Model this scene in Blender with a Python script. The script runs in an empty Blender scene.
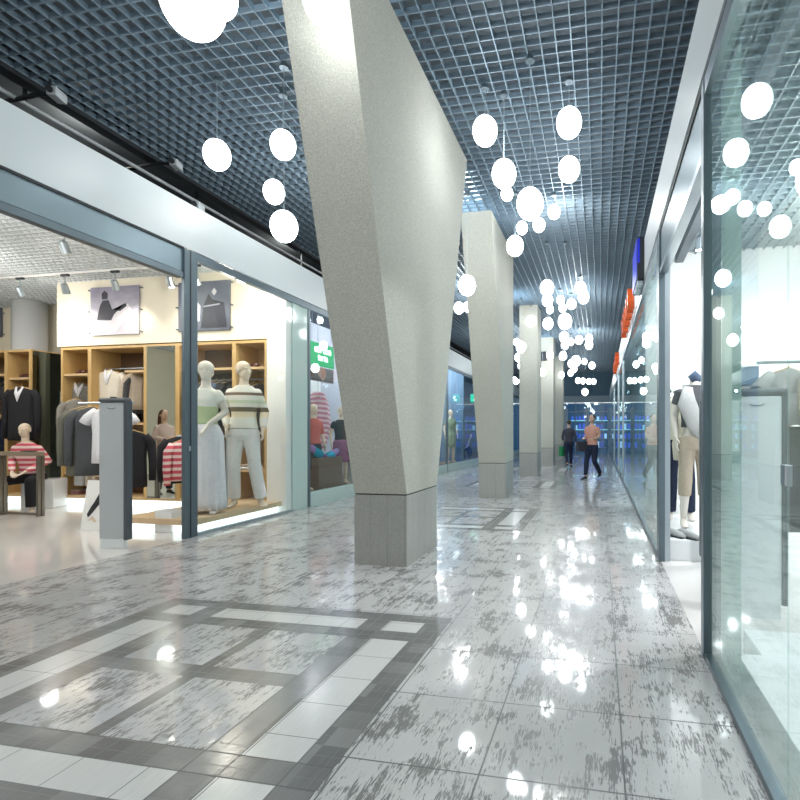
import bpy, bmesh, math, random
from mathutils import Vector, Matrix
random.seed(7)
SC = bpy.context.scene
COL = SC.collection
# ------------------------------------------------------------------ camera
F, CX, HY, H = 508.0, 500.0, 433.0, 1.2      # focal length in px, principal column, horizon row, eye height
YAW = math.atan((600.0 - CX) / F)
c, s = math.cos(YAW), math.sin(YAW)
cd = bpy.data.cameras.new('camera'); cam = bpy.data.objects.new('camera', cd); COL.objects.link(cam)
cam.location = (0, 0, H); cam.rotation_euler = (math.pi / 2, 0, YAW)
cd.sensor_width = 36; cd.lens = 36 * F / 800.0
cd.shift_x = -(CX - 400) / 800.0; cd.shift_y = (HY - 400) / 800.0
cd.clip_start = 0.05
SC.camera = cam
def W(px, d): l = (px - CX) / F * d; return (l * c - d * s, l * s + d * c)
def G(px, py, z=0.0): d = F * (H - z) / (py - HY); x, y = W(px, d); return x, y
def onY(px, Y): t = (px - CX) / F; return Y * (t * c - s) / (t * s + c)
def onX(px, X): t = (px - CX) / F; return X * (t * s + c) / (t * c - s)
def depth(x, y): return -x * s + y * c
def zat(py, x, y): return H + (HY - py) / F * depth(x, y)
# ------------------------------------------------------------------ materials
def nt(name):
    m = bpy.data.materials.new(name); m.use_nodes = True
    t = m.node_tree; return m, t, t.nodes['Principled BSDF'], t.nodes['Material Output']
def mth(t, op, a, b=None, cc=None, clamp=False):
    n = t.nodes.new('ShaderNodeMath'); n.operation = op; n.use_clamp = clamp
    for i, v in enumerate((a, b, cc)):
        if v is None: continue
        if isinstance(v, (int, float)): n.inputs[i].default_value = v
        else: t.links.new(v, n.inputs[i])
    return n.outputs[0]
def mixc(t, f, a, b):
    n = t.nodes.new('ShaderNodeMix'); n.data_type = 'RGBA'
    for k, v in ((0, f), (6, a), (7, b)):
        if isinstance(v, (int, float)): n.inputs[k].default_value = v
        elif isinstance(v, tuple): n.inputs[k].default_value = (*v[:3], 1)
        else: t.links.new(v, n.inputs[k])
    return n.outputs[2]
def coords(t, kind='Object', sc=(1, 1, 1), loc=(0, 0, 0)):
    tc = t.nodes.new('ShaderNodeTexCoord'); mp = t.nodes.new('ShaderNodeMapping')
    mp.inputs['Scale'].default_value = sc; mp.inputs['Location'].default_value = loc
    t.links.new(tc.outputs[kind], mp.inputs['Vector']); return mp.outputs[0]
def noise(t, vec, scale, det=3, rough=.5):
    n = t.nodes.new('ShaderNodeTexNoise'); n.inputs['Scale'].default_value = scale
    n.inputs['Detail'].default_value = det; n.inputs['Roughness'].default_value = rough
    t.links.new(vec, n.inputs['Vector']); return n.outputs['Fac']
def pm(name, col, rough=.5, metal=0, var=.08, scale=14, bump=0, sc=(1, 1, 1), emit=None, es=0, spec=.5):
    m, t, b, o = nt(name)
    v = coords(t, 'Object', sc); f = noise(t, v, scale)
    lo = tuple(max(0, x * (1 - var)) for x in col); hi = tuple(min(1, x * (1 + var)) for x in col)
    t.links.new(mixc(t, f, lo, hi), b.inputs['Base Color'])
    b.inputs['Roughness'].default_value = rough; b.inputs['Metallic'].default_value = metal
    b.inputs['Specular IOR Level'].default_value = spec
    if bump:
        bn = t.nodes.new('ShaderNodeBump'); bn.inputs['Strength'].default_value = bump; bn.inputs['Distance'].default_value = .01
        t.links.new(f, bn.inputs['Height']); t.links.new(bn.outputs[0], b.inputs['Normal'])
    if es:
        b.inputs['Emission Color'].default_value = (*(emit or col), 1); b.inputs['Emission Strength'].default_value = es
    return m
def stripes(name, a, b_, period, duty=.5, rough=.85, phase=0., axis=2, third=None, slant=0):
    m, t, b, o = nt(name)
    v = coords(t); sp = t.nodes.new('ShaderNodeSeparateXYZ'); t.links.new(v, sp.inputs[0])
    w = noise(t, v, 6)
    z = mth(t, 'ADD', sp.outputs[axis], mth(t, 'MULTIPLY', w, period * .15))
    if slant: z = mth(t, 'ADD', z, mth(t, 'MULTIPLY', sp.outputs[1 if axis == 2 else 2], slant))
    fr = mth(t, 'FRACT', mth(t, 'DIVIDE', mth(t, 'ADD', z, phase + 10 * period), period))
    f = mth(t, 'GREATER_THAN', fr, duty)
    col = mixc(t, f, a, b_)
    if third: col = mixc(t, mth(t, 'GREATER_THAN', fr, third[0]), col, third[1])
    t.links.new(col, b.inputs['Base Color']); b.inputs['Roughness'].default_value = rough
    return m
def glassmat(name, tint, f0=.05, dirt=.0):
    m, t, b, o = nt(name); t.nodes.remove(b)
    tr = t.nodes.new('ShaderNodeBsdfTransparent'); tr.inputs[0].default_value = (*tint, 1)
    gl = t.nodes.new('ShaderNodeBsdfGlossy'); gl.inputs['Roughness'].default_value = 0.0; gl.inputs[0].default_value = (.93, 1, .99, 1)
    ge = t.nodes.new('ShaderNodeNewGeometry'); dt = t.nodes.new('ShaderNodeVectorMath'); dt.operation = 'DOT_PRODUCT'
    t.links.new(ge.outputs['Normal'], dt.inputs[0]); t.links.new(ge.outputs['Incoming'], dt.inputs[1])
    q = mth(t, 'SUBTRACT', 1.0, mth(t, 'ABSOLUTE', dt.outputs['Value']))
    q = mth(t, 'POWER', q, 5.0)
    fr = mth(t, 'ADD', mth(t, 'MULTIPLY', q, 1 - f0), f0, clamp=True)
    fr = mth(t, 'MULTIPLY', fr, .85)
    mx = t.nodes.new('ShaderNodeMixShader'); t.links.new(fr, mx.inputs[0]); t.links.new(tr.outputs[0], mx.inputs[1]); t.links.new(gl.outputs[0], mx.inputs[2])
    out = mx.outputs[0]
    if dirt:
        df = t.nodes.new('ShaderNodeBsdfDiffuse'); df.inputs[0].default_value = (.75, .92, .88, 1)
        n = noise(t, coords(t), 1.5); m2 = t.nodes.new('ShaderNodeMixShader')
        t.links.new(mth(t, 'MULTIPLY', mth(t, 'ADD', n, .5), dirt), m2.inputs[0]); t.links.new(out, m2.inputs[1]); t.links.new(df.outputs[0], m2.inputs[2]); out = m2.outputs[0]
    t.links.new(out, o.inputs[0]); return m

def floor_material():
    m, t, b, o = nt('polished floor tiles')
    v = coords(t); sp = t.nodes.new('ShaderNodeSeparateXYZ'); t.links.new(v, sp.inputs[0])
    X, Y = sp.outputs[0], sp.outputs[1]
    A = lambda a, b_: mth(t, 'ADD', a, b_); Mu = lambda a, b_: mth(t, 'MULTIPLY', a, b_)
    gt = lambda a, b_: mth(t, 'GREATER_THAN', a, b_); lt = lambda a, b_: mth(t, 'LESS_THAN', a, b_)
    mx = lambda a, b_: mth(t, 'MAXIMUM', a, b_)
    PY = 4.84
    u = mth(t, 'ABSOLUTE', A(X, 1.985))
    vv = mth(t, 'ABSOLUTE', A(mth(t, 'MODULO', A(Y, -2.22 + PY * 2.5), PY), -PY / 2))
    rng = lambda q, lo, hi: Mu(gt(q, lo), lt(q, hi))
    inside = Mu(lt(u, 1.05), lt(vv, .95))
    band = mx(mx(Mu(lt(vv, .06), lt(u, .67)), rng(vv, .55, .67)), rng(vv, .83, .96))
    band = mx(band, mx(mx(rng(u, .52, .67), rng(u, .905, 1.06)), Mu(lt(u, .035), lt(vv, .56))))
    band = Mu(band, inside)
    light = Mu(inside, mx(gt(u, .67), gt(vv, .67))); light = Mu(light, mth(t, 'SUBTRACT', 1, band))
    # grout lines
    def gl(q, off, pitch, w):
        fr = mth(t, 'FRACT', mth(t, 'DIVIDE', A(q, off + pitch * 40), pitch))
        return lt(mth(t, 'ABSOLUTE', A(fr, -.5)), w / pitch / 2)
    g_main = mx(gl(X, -.083 + .25, .5, .007), gl(Y, -2.22 + .242, .484, .007))
    g_main = Mu(g_main, mth(t, 'SUBTRACT', 1, inside))
    g_light = Mu(mx(gl(Y, 0, .242, .004), gl(X, .02, .285, .004)), light)
    g_band = Mu(mx(gl(X, .03, .145, .004), gl(Y, .03, .121, .004)), band)
    edge = Mu(inside, mx(mx(lt(mth(t, 'ABSOLUTE', A(u, -1.05)), .004), lt(mth(t, 'ABSOLUTE', A(u, -.905)), .003)), mx(lt(mth(t, 'ABSOLUTE', A(u, -.67)), .003), lt(mth(t, 'ABSOLUTE', A(u, -.52)), .003))))
    edge = mx(edge, Mu(inside, mx(lt(mth(t, 'ABSOLUTE', A(vv, -.55)), .003), lt(mth(t, 'ABSOLUTE', A(vv, -.67)), .003))))
    grout = mx(mx(g_main, g_light), mx(Mu(g_band, .6), edge))
    # streaky speckle, elongated along the hall
    v1 = coords(t, 'Object', (1, .13, 1)); n1 = noise(t, v1, 150, 3, .65)
    v3 = coords(t, 'Object', (1, .10, 1), (3, 7, 0)); n3 = noise(t, v3, 34, 2, .5)
    v2 = coords(t, 'Object', (1, .8, 1)); n2 = noise(t, v2, 5.2, 4, .65)
    q = A(A(Mu(n1, 1.15), Mu(n3, .7)), Mu(n2, 1.35))
    st = mth(t, 'MULTIPLY', A(q, -1.63), 9, clamp=True)
    st = Mu(st, mth(t, 'SUBTRACT', 1, mx(band, light)))
    # per tile tone
    def cell(q_, off, pitch): return mth(t, 'FLOOR', mth(t, 'DIVIDE', A(q_, off), pitch))
    cv = t.nodes.new('ShaderNodeCombineXYZ'); t.links.new(cell(X, .03, .145), cv.inputs[0]); t.links.new(cell(Y, .03, .121), cv.inputs[1])
    wn = t.nodes.new('ShaderNodeTexWhiteNoise'); t.links.new(cv.outputs[0], wn.inputs['Vector'])
    fine = noise(t, coords(t, 'Object', (1, .06, 1)), 160, 2)
    base = mixc(t, n2, (.53, .525, .52), (.66, .655, .65))
    col = mixc(t, mth(t, 'MULTIPLY', st, .93), base, mixc(t, fine, (.12, .118, .115), (.26, .255, .25)))
    col = mixc(t, light, col, mixc(t, fine, (.60, .60, .585), (.76, .76, .74)))
    bcol = mixc(t, wn.outputs['Value'], (.10, .10, .098), (.26, .26, .255))
    bcol = mixc(t, Mu(fine, .5), bcol, (.32, .32, .315))
    col = mixc(t, band, col, bcol)
    col = mixc(t, mth(t, 'MULTIPLY', grout, .92), col, (.05, .05, .05))
    t.links.new(col, b.inputs['Base Color'])
    r = A(Mu(st, .20), Mu(mx(band, light), .14)); r = A(r, Mu(grout, .3)); r = A(r, .045)
    t.links.new(r, b.inputs['Roughness']); b.inputs['IOR'].default_value = 1.62
    bn = t.nodes.new('ShaderNodeBump'); bn.inputs['Strength'].default_value = .12; bn.inputs['Distance'].default_value = .002
    t.links.new(mth(t, 'SUBTRACT', 1, mx(grout, Mu(st, .3))), bn.inputs['Height']); t.links.new(bn.outputs[0], b.inputs['Normal'])
    return m

def concrete(name, col, board=0):
    m, t, b, o = nt(name); v = coords(t)
    f1 = noise(t, v, 110, 3, .7); f2 = noise(t, v, 2.5, 3)
    vo = t.nodes.new('ShaderNodeTexVoronoi'); vo.inputs['Scale'].default_value = 95; t.links.new(v, vo.inputs['Vector'])
    k = mth(t, 'MULTIPLY', vo.outputs['Distance'], 1.3, clamp=True)
    f = mth(t, 'ADD', mth(t, 'MULTIPLY', f1, .75), mth(t, 'MULTIPLY', k, .35))
    f = mth(t, 'MULTIPLY', mth(t, 'ADD', f, -.3), 2.2, clamp=True)
    cc = mixc(t, f, tuple(x * .66 for x in col), tuple(min(1, x * 1.22) for x in col))
    cc = mixc(t, mth(t, 'MULTIPLY', f2, .4), cc, tuple(x * .8 for x in col))
    if board:
        sp = t.nodes.new('ShaderNodeSeparateXYZ'); t.links.new(v, sp.inputs[0])
        g = noise(t, coords(t, 'Object', (1, 1, .05)), 70, 2)
        cc = mixc(t, mth(t, 'MULTIPLY', g, .6), cc, tuple(x * .62 for x in col))
        q = mth(t, 'ADD', sp.outputs[0], sp.outputs[1])
        fr = mth(t, 'FRACT', mth(t, 'DIVIDE', mth(t, 'ADD', q, 20), .165)); ln = mth(t, 'LESS_THAN', fr, .025)
        cc = mixc(t, mth(t, 'MULTIPLY', ln, .6), cc, (.14, .14, .13))
    t.links.new(cc, b.inputs['Base Color']); b.inputs['Roughness'].default_value = .8 if not board else .45
    bn = t.nodes.new('ShaderNodeBump'); bn.inputs['Strength'].default_value = .35; bn.inputs['Distance'].default_value = .004
    t.links.new(f, bn.inputs['Height']); t.links.new(bn.outputs[0], b.inputs['Normal'])
    return m
def wood(name, a, b_, axis=2):
    m, t, b, o = nt(name); sc = [14, 14, 14]; sc[axis] = .8
    f = noise(t, coords(t, 'Object', tuple(sc)), 3, 4, .6)
    t.links.new(mixc(t, f, a, b_), b.inputs['Base Color']); b.inputs['Roughness'].default_value = .4; return m

M = {}
M['floor'] = floor_material()
M['pillar'] = concrete('speckled stone plaster', (.50, .50, .44)); M['plinth'] = concrete('board marked stone', (.43, .43, .40), 1)
M['grid'] = pm('steel blue lattice', (.24, .32, .385), .5, .25, .1, 3)
M['slab'] = pm('dark blue slab', (.16, .185, .205), .9, 0, .35, 2.5)
M['shopgrid'] = pm('white lattice', (.78, .82, .84), .4, .1); M['shopslab'] = pm('grey soffit', (.30, .34, .36), .9)
M['fascia'] = pm('pale grey fascia', (.60, .66, .68), .35, 0, .04, 1.5)
M['steel'] = pm('blue grey steel', (.13, .175, .205), .35, .4, .1, 4)
M['steel2'] = pm('blue grey shutter box', (.22, .30, .345), .3, .35, .08, 2)
M['alu'] = pm('brushed aluminium', (.46, .52, .56), .28, .8, .08, 6)
M['dark'] = pm('near black paint', (.02, .025, .03), .5)
M['duct'] = pm('dark duct', (.05, .06, .07), .6); M['plen'] = pm('dusty plaster', (.36, .34, .29), .9, 0, .4, 1.2)
M['cream'] = pm('cream painted wall', (.86, .80, .66), .7, 0, .04, 2)
M['white'] = pm('white paint', (.88, .89, .88), .5, 0, .03, 2)
M['gloss'] = pm('white gloss panel', (.86, .88, .89), .15, 0, .03, 2)
M['shopfloor'] = pm('cream polished floor', (.70, .675, .65), .08, 0, .08, 1.5)
M['palefloor'] = pm('pale stone shop floor', (.74, .72, .70), .18, 0, .08, 1.5)
M['wood'] = wood('light oak', (.50, .32, .12), (.66, .45, .20)); M['woodx'] = wood('light oak boards', (.56, .38, .18), (.72, .52, .30), 0)
M['woody'] = wood('pale oak deck', (.60, .42, .24), (.76, .58, .38), 1)
M['darkwood'] = pm('brown deck', (.16, .10, .06), .4); M['tablewood'] = wood('grey brown table', (.20, .16, .11), (.30, .25, .18), 0)
M['bronze'] = pm('bronze metal legs', (.20, .18, .15), .35, .6)
M['globe'] = pm('lit opal glass', (1, 1, 1), .3, 0, 0, 2, 0, (1, 1, 1), (.95, .985, 1), 14)
M['lampf'] = pm('lit lamp face', (1, 1, 1), .3, 0, 0, 2, 0, (1, 1, 1), (1, .97, .9), 60)
M['tube'] = pm('lit cool luminaire', (1, 1, 1), .3, 0, 0, 2, 0, (1, 1, 1), (.62, .84, 1), 9)
M['glow'] = pm('lit plinth strip', (1, 1, 1), .4, 0, 0, 2, 0, (1, 1, 1), (.80, .97, 1), 1.3)
M['wire'] = pm('thin steel wire', (.45, .55, .6), .4, .5)
M['skin'] = pm('mannequin shell', (.72, .60, .47), .38, 0, .03); M['skinw'] = pm('white mannequin shell', (.74, .68, .61), .35, 0, .03)
M['flesh'] = pm('skin', (.62, .40, .30), .5, 0, .05)
M['mirror'] = pm('mirror', (.78, .84, .80), .01, 1, 0)
M['gate'] = pm('light grey plastic', (.50, .545, .57), .35, 0, .04, 2); M['gatew'] = pm('white plastic', (.80, .86, .88), .3, 0, .03, 2)
M['gated'] = pm('dark grey plastic', (.075, .09, .105), .35)
M['glass'] = glassmat('clear shop glass', (.975, .992, .985), .045); M['glassr'] = glassmat('grey green shop glass', (.945, .98, .97), .085, .03)
M['film'] = glassmat('pale green frosted film', (.92, .96, .93), .05, .5)
M['mint'] = pm('pale green back painted glass', (.50, .64, .60), .08, 0, .04, 1)
C = lambda name, col, r=.9, var=.12: pm(name, col, r, 0, var, 30, .1)
# ------------------------------------------------------------------ mesh helpers
class MB:
    def __init__(self): self.bm = bmesh.new()
    def box(self, ctr, size, rz=0, bev=0):
        g = bmesh.ops.create_cube(self.bm, size=1)['verts']
        bmesh.ops.scale(self.bm, vec=size, verts=g)
        if bev:
            es = list({e for v_ in g for e in v_.link_edges})
            r = bmesh.ops.bevel(self.bm, geom=es, offset=bev, segments=2, affect='EDGES', profile=.6)
            g = list({v_ for f in r['faces'] for v_ in f.verts} | {v_ for v_ in g if v_.is_valid})
        if rz: bmesh.ops.rotate(self.bm, cent=(0, 0, 0), matrix=Matrix.Rotation(rz, 3, 'Z'), verts=g)
        bmesh.ops.translate(self.bm, vec=ctr, verts=g); return self
    def b(self, x0, x1, y0, y1, z0, z1, bev=0):
        return self.box(((x0 + x1) / 2, (y0 + y1) / 2, (z0 + z1) / 2), (abs(x1 - x0), abs(y1 - y0), abs(z1 - z0)), 0, bev)
    def quad(self, *p): self.bm.faces.new([self.bm.verts.new(q) for q in p]); return self
    def prism(self, pts, axis_vec):
        a = [self.bm.verts.new(p) for p in pts]; b_ = [self.bm.verts.new(Vector(p) + Vector(axis_vec)) for p in pts]; n = len(pts)
        fs = [self.bm.faces.new(a), self.bm.faces.new(b_[::-1])]
        for i in range(n): fs.append(self.bm.faces.new((a[i], b_[i], b_[(i + 1) % n], a[(i + 1) % n])))
        return self
    def rings(self, rings, cap=True):
        vs = [[self.bm.verts.new(p) for p in r] for r in rings]; n = len(rings[0])
        for a, b_ in zip(vs, vs[1:]):
            for i in range(n): self.bm.faces.new((a[i], a[(i + 1) % n], b_[(i + 1) % n], b_[i]))
        if cap: self.bm.faces.new(vs[0][::-1]); self.bm.faces.new(vs[-1])
        return self
    def limb(self, pts, rad, seg=12, ref=(0, -1, 0)):
        P = [Vector(p) for p in pts]; R = []
        for i, p in enumerate(P):
            tg = (P[min(i + 1, len(P) - 1)] - P[max(i - 1, 0)]).normalized()
            rf = Vector(ref)
            if abs(tg.dot(rf)) > .95: rf = Vector((0, 0, 1))
            u = tg.cross(rf).normalized(); w = u.cross(tg).normalized()
            r = rad[i] if isinstance(rad, (list, tuple)) else rad
            a, b_ = (r, r) if isinstance(r, (int, float)) else r
            R.append([p + u * a * math.cos(k * math.tau / seg) + w * b_ * math.sin(k * math.tau / seg) for k in range(seg)])
        return self.rings(R)
    def ell(self, ctr, r, seg=16, rot=None):
        g = bmesh.ops.create_uvsphere(self.bm, u_segments=seg, v_segments=max(8, seg * 2 // 3), radius=1)['verts']
        bmesh.ops.scale(self.bm, vec=r if isinstance(r, tuple) else (r, r, r), verts=g)
        if rot: bmesh.ops.rotate(self.bm, cent=(0, 0, 0), matrix=rot, verts=g)
        bmesh.ops.translate(self.bm, vec=ctr, verts=g); return self
    def cyl(self, a, b_, r, seg=12, r2=None): return self.limb([a, b_], [r, r if r2 is None else r2], seg)
    def build(self, name, mat, parent=None, smooth=False, vox=0, **kw):
        bmesh.ops.recalc_face_normals(self.bm, faces=self.bm.faces)
        me = bpy.data.meshes.new(name); self.bm.to_mesh(me); self.bm.free()
        o = bpy.data.objects.new(name, me); COL.objects.link(o); me.materials.append(M[mat] if isinstance(mat, str) else mat)
        if parent: o.parent = parent
        if vox:
            r = o.modifiers.new('r', 'REMESH'); r.mode = 'VOXEL'; r.voxel_size = vox; r.use_smooth_shade = True
            q = o.modifiers.new('s', 'SMOOTH'); q.iterations = 4; q.factor = .5
        if smooth: me.polygons.foreach_set('use_smooth', [True] * len(me.polygons))
        for k, v_ in kw.items(): o[k] = v_
        return o
def thing(name, label, cat, loc=(0, 0, 0), rz=0, group=None):
    o = bpy.data.objects.new(name, None); o.empty_display_size = .1; COL.objects.link(o); o.location = loc; o.rotation_euler = (0, 0, rz)
    o['label'] = label; o['category'] = cat
    if group: o['group'] = group
    return o
def tag(o, label, cat, group=None, kind=None):
    o['label'] = label; o['category'] = cat
    if group: o['group'] = group
    if kind: o['kind'] = kind
    return o
def ST(name, mb, mat, parent=None, label=None):
    o = mb.build(name, mat, parent)
    if not parent: o['kind'] = 'structure'; o['label'] = label or name.replace('_', ' '); o['category'] = name.split('_')[0]
    return o
def text_mesh(name, body, size, mat, parent, M4, ext=.008, bold=False):
    cu = bpy.data.curves.new(name, 'FONT'); cu.body = body; cu.size = size; cu.extrude = ext; cu.align_x = 'CENTER'; cu.align_y = 'CENTER'
    if bold: cu.offset = size * .02
    to = bpy.data.objects.new('tmp', cu); me = bpy.data.meshes.new_from_object(to); bpy.data.objects.remove(to)
    me.transform(M4); me.materials.append(M[mat] if isinstance(mat, str) else mat)
    o = bpy.data.objects.new(name, me); COL.objects.link(o); o.parent = parent; return o
# ------------------------------------------------------------------ key planes
XL, XR = -4.63, .56
ZC = 4.75
YE = 30.0
YB = 6.9
# ================================================================== setting
ST('floor', MB().b(XL, XR, -3, YE, -.1, 0), 'floor', label='glossy grey tiled hall floor with streaked speckles and darker inlaid bands')
ST('floor', MB().b(-13, XL, -2.5, 8.1, -.1, -.0), 'shopfloor', label='cream polished floor of the clothes shop on the left')
ST('floor', MB().b(XR, 6.5, -2.5, 7.2, -.1, -.0), 'palefloor', label='pale stone floor of the white shop on the right')
# hall lattice ceiling
g = MB()
x0g, x1g = -5.60, 1.0; px_, t_, hz = .137, .010, .055
n = int((x1g - x0g) / px_)
for i in range(n + 1): x = x0g + i * px_; g.b(x - t_ / 2, x + t_ / 2, -2.5, YE, ZC, ZC + hz)
n = int((YE + 2.5) / px_)
for i in range(n + 1): y = -2.5 + i * px_; g.b(x0g, x1g, y - t_ / 2, y + t_ / 2, ZC + .001, ZC + hz - .001)
ST('ceiling', g, 'grid', label='steel blue open lattice ceiling over the hall')
ST('ceiling', MB().b(-8.2, 1.6, -2.5, YE + 1, 5.35, 5.45), 'slab', label='dark slab above the lattice ceiling')
for k in range(16):
    pass
# left fascia, shutter box, frame
ST('trim_1', MB().b(XL - .05, XL + .03, -2.5, YE, 3.30, 3.82), 'fascia', label='pale grey fascia band above the left shop fronts')
ST('trim_2', MB().b(XL - .08, XL - .0, -2.5, 4.94, 3.03, 3.285), 'steel2', label='blue grey shutter box above the left shop entrance')
ST('trim_3', MB().b(XL - .07, XL + .015, -2.5, 4.94, 2.955, 3.02), 'steel', label='steel rail under the left shutter box')
ST('trim_4', MB().b(XL - .02, XL + .02, -2.5, 4.94, 3.282, 3.302), 'dark', label='dark shadow line under the left fascia')
ST('ceiling', MB().b(-13, XL - .05, -2.5, YE, 3.80, 3.86), 'duct', label='dark top side of the left shops roof')
# right fascia
ST('trim_5', MB().b(XR - .02, XR + .06, -2.5, YE, 3.12, 3.60), 'fascia', label='pale grey fascia band above the right shop fronts')
ST('trim_6', MB().b(XR - .0, XR + .07, 2.93, 4.94, 2.745, 3.09), 'steel2', label='blue grey shutter box above the right shop entrance')
ST('trim_7', MB().b(XR - .012, XR + .06, 2.93, 4.94, 2.69, 2.735), 'alu', label='aluminium rail under the right shutter box')
ST('trim_8', MB().b(XR - .01, XR + .05, -2.5, YE, 3.09, 3.125), 'dark', label='dark shadow line under the right fascia')
ST('ceiling', MB().b(XR + .06, 6.5, -2.5, YE, 3.68, 3.74), 'shopslab', label='soffit above the right shop lattice')
# plenum behind left fascia
ST('wall_left', MB().b(-8.3, -8.1, -2.5, YE, 3.8, 5.4), 'plen', label='dusty dark upper wall behind the left shop roofs')
ST('trim_9', MB().b(-5.74, -5.60, -2.5, YE, 4.70, 5.0), 'dark', label='dark edge beam at the left side of the lattice ceiling')
ST('wall_right', MB().b(1.0, 1.1, -2.5, YE, 3.5, 5.4), 'slab', label='dark upper wall above the right shop fronts')
def pipe(name, label, pts, r, mat='duct', cat='pipe', seg=8):
    mb = MB()
    for a, b_ in zip(pts, pts[1:]): mb.cyl(a, b_, r, seg)
    o = mb.build(name, mat)
    for y in (1.2, 4.2, 7.2, 10.2, 13.2, 16.2, 19.2, 22.2): MB().b(pts[0][0] - .012, pts[0][0] + .012, y, y + .03, pts[0][2] + r * .8, 5.35).build('hanger_strap', 'dark', o)
    return tag(o, label, cat)
pipe('conduit', 'thin pale conduit running along the lattice edge above left fascia', [(-5.85, -1, 4.62), (-5.85, 24, 4.62)], .022, 'gate', 'pipe')
pipe('duct', 'long dark round duct lying in the gap above the left shops', [(-7.3, -1, 4.75), (-7.3, 26, 4.75)], .2, 'duct', 'duct', 16)
pipe('pipe', 'thin black pipe under the duct above the left shops', [(-6.5, -1, 4.4), (-6.5, 26, 4.4)], .03, 'dark')
for (px, py, lab) in ((60, 97, 'first from the left edge'), (178, 166, 'above the entrance post'), (200, 211, 'lowest, on the fascia edge')):
    X = -5.3; Y = onX(px, X); z = zat(py, X, Y)
    if px == 200: X = -4.72; Y = onX(px, X); z = 3.90
    t = thing('security_camera', 'small grey security camera on a dark bracket above left fascia, ' + lab, 'camera', (X, Y, z))
    MB().box((0, -.03, 0), (.09, .16, .09), .3, .012).build('housing', 'gate', t); MB().cyl((0.02, -.11, 0), (0.035, -.135, 0), .03).build('lens', 'dark', t)
    if px != 200:
        MB().limb([(0, 0, .03), (-.25, 0, .06), (-1.1, 0, .02)], .022, 8).cyl((-.12, 0, .05), (-.12, 0, ZC - z), .012, 6).build('bracket', 'dark', t)
    else: MB().b(-.05, .05, -.03, .03, -.08, -.045).build('bracket', 'dark', t)
# ---- pillars
pil = ['first and nearest flared stone pillar, leaning wide towards the ceiling', 'second stone pillar down the hall, flared only on its near side',
       'third stone pillar down the hall, straight sided', 'fourth stone pillar down the hall with a small black speaker', 'fifth stone pillar, farthest down the hall']
for k in range(5):
    y0 = 4.30 + 4.84 * k; y1 = y0 + .86
    t = thing('stone_pillar', pil[k], 'pillar', (-1.95, (y0 + y1) / 2, 0)); t['kind'] = 'thing'
    w = .2525; hd = .43; f0 = 1.23 if k < 2 else .0; f1 = 1.24 if k == 0 else .0
    MB().b(-w, w, -hd, hd, 0, .638).build('plinth', 'plinth', t)
    MB().b(-w + .006, w - .006, -hd + .006, hd - .006, .638, .65).build('shadow_joint', 'dark', t)
    mb = MB().prism([(-w, -hd, .65), (-w, hd, .65), (-w, hd + f1, ZC - .002), (-w, -hd - f0, ZC - .002)], (2 * w, 0, 0))
    mb.build('shaft', 'pillar', t)
# ---- far end of the hall
ST('wall_back', MB().b(-6.5, 2.5, YE, YE + .2, 3.05, 5.4), pm('dim blue wall', (.10, .20, .28), .6), label='blue grey wall above the far shop windows')
ST('trim_10', MB().b(-6.5, 2.5, YE - .06, YE, 2.98, 3.36), pm('slate header', (.30, .40, .47), .5), label='slate header band above the far shop windows')
ST('wall_far_shop', MB().b(-6.5, 2.5, YE + 3, YE + 3.1, 0, 3.1), pm('deep blue wall', (.012, .05, .12), .4, emit=(.02, .13, .3), es=.3), label='deep blue rear wall of the far shop')  # emission puts the far shop's blue glow into the wall
ST('floor', MB().b(-6.5, 2.5, YE, YE + 3, -.1, 0), pm('far shop floor', (.2, .28, .36), .1), label='dim blue floor of the far shop')
ST('window_1', MB().b(XL, XR, YE + .02, YE + .03, .0, 2.98), 'glass', label='far shop window glass')
for i, x in enumerate((-4.4, -2.9, -1.4, .1)):
    ST('trim_%d' % (11 + i), MB().b(x - .025, x + .025, YE - .02, YE + .05, 0, 2.98), 'steel', label='slim steel mullion of the far shop window')
M['blue1'] = pm('lit blue screen', (.02, .05, .4), .3, emit=(.04, .16, 1), es=.55); M['blue2'] = pm('lit pale blue carton', (.2, .4, .8), .3, emit=(.35, .7, 1), es=.8)
M['cyan'] = pm('lit cyan strip', (.1, .5, .6), .3, emit=(.35, .85, 1), es=.7)
for u_ in range(3):
    x0, x1 = -3.3 + u_ * 1.3, -2.12 + u_ * 1.3
    t = thing('display_shelf', 'tall blue lit display shelf in the far shop, ' + ('left one', 'middle one', 'right one')[u_], 'shelf', ((x0 + x1) / 2, YE + 1.2, 0))
    hw = (x1 - x0) / 2
    for sx in (-1, 1): MB().b(sx * hw - .03, sx * hw + .03, -.2, .2, 0, 2.7).build('side_panel', 'steel', t)
    for z in (.3, .85, 1.4, 1.95, 2.5): MB().b(-hw + .03, hw - .03, -.2, .2, z - .02, z + .02).build('shelf', 'cyan' if z in (1.4, 1.95) else 'steel', t)
    for z in (.3, .85, 1.4, 1.95):
        for q in range(5):
            if random.random() < .12: continue
            hh = random.uniform(.2, .38); x = (x0 + x1) / 2 - hw + .13 + q * .225
            o = MB().b(-.07, .07, -.06, .06, 0, hh, .01).build('display_carton', random.choice(('blue1', 'blue1', 'blue2')))
            o.location = (x, YE + 1.2, z + .02)
            tag(o, 'small blue lit carton on a shelf in the far shop', 'box', 'blue cartons on the far shop shelves')
M['cyant'] = M['cyan']
tag(MB().b(-3.37, -3.33, YE + .3, YE + .34, .0, 2.9).build('light_tube', 'cyan'), 'thin upright cyan light tube at left of the far shop window', 'light')
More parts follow.
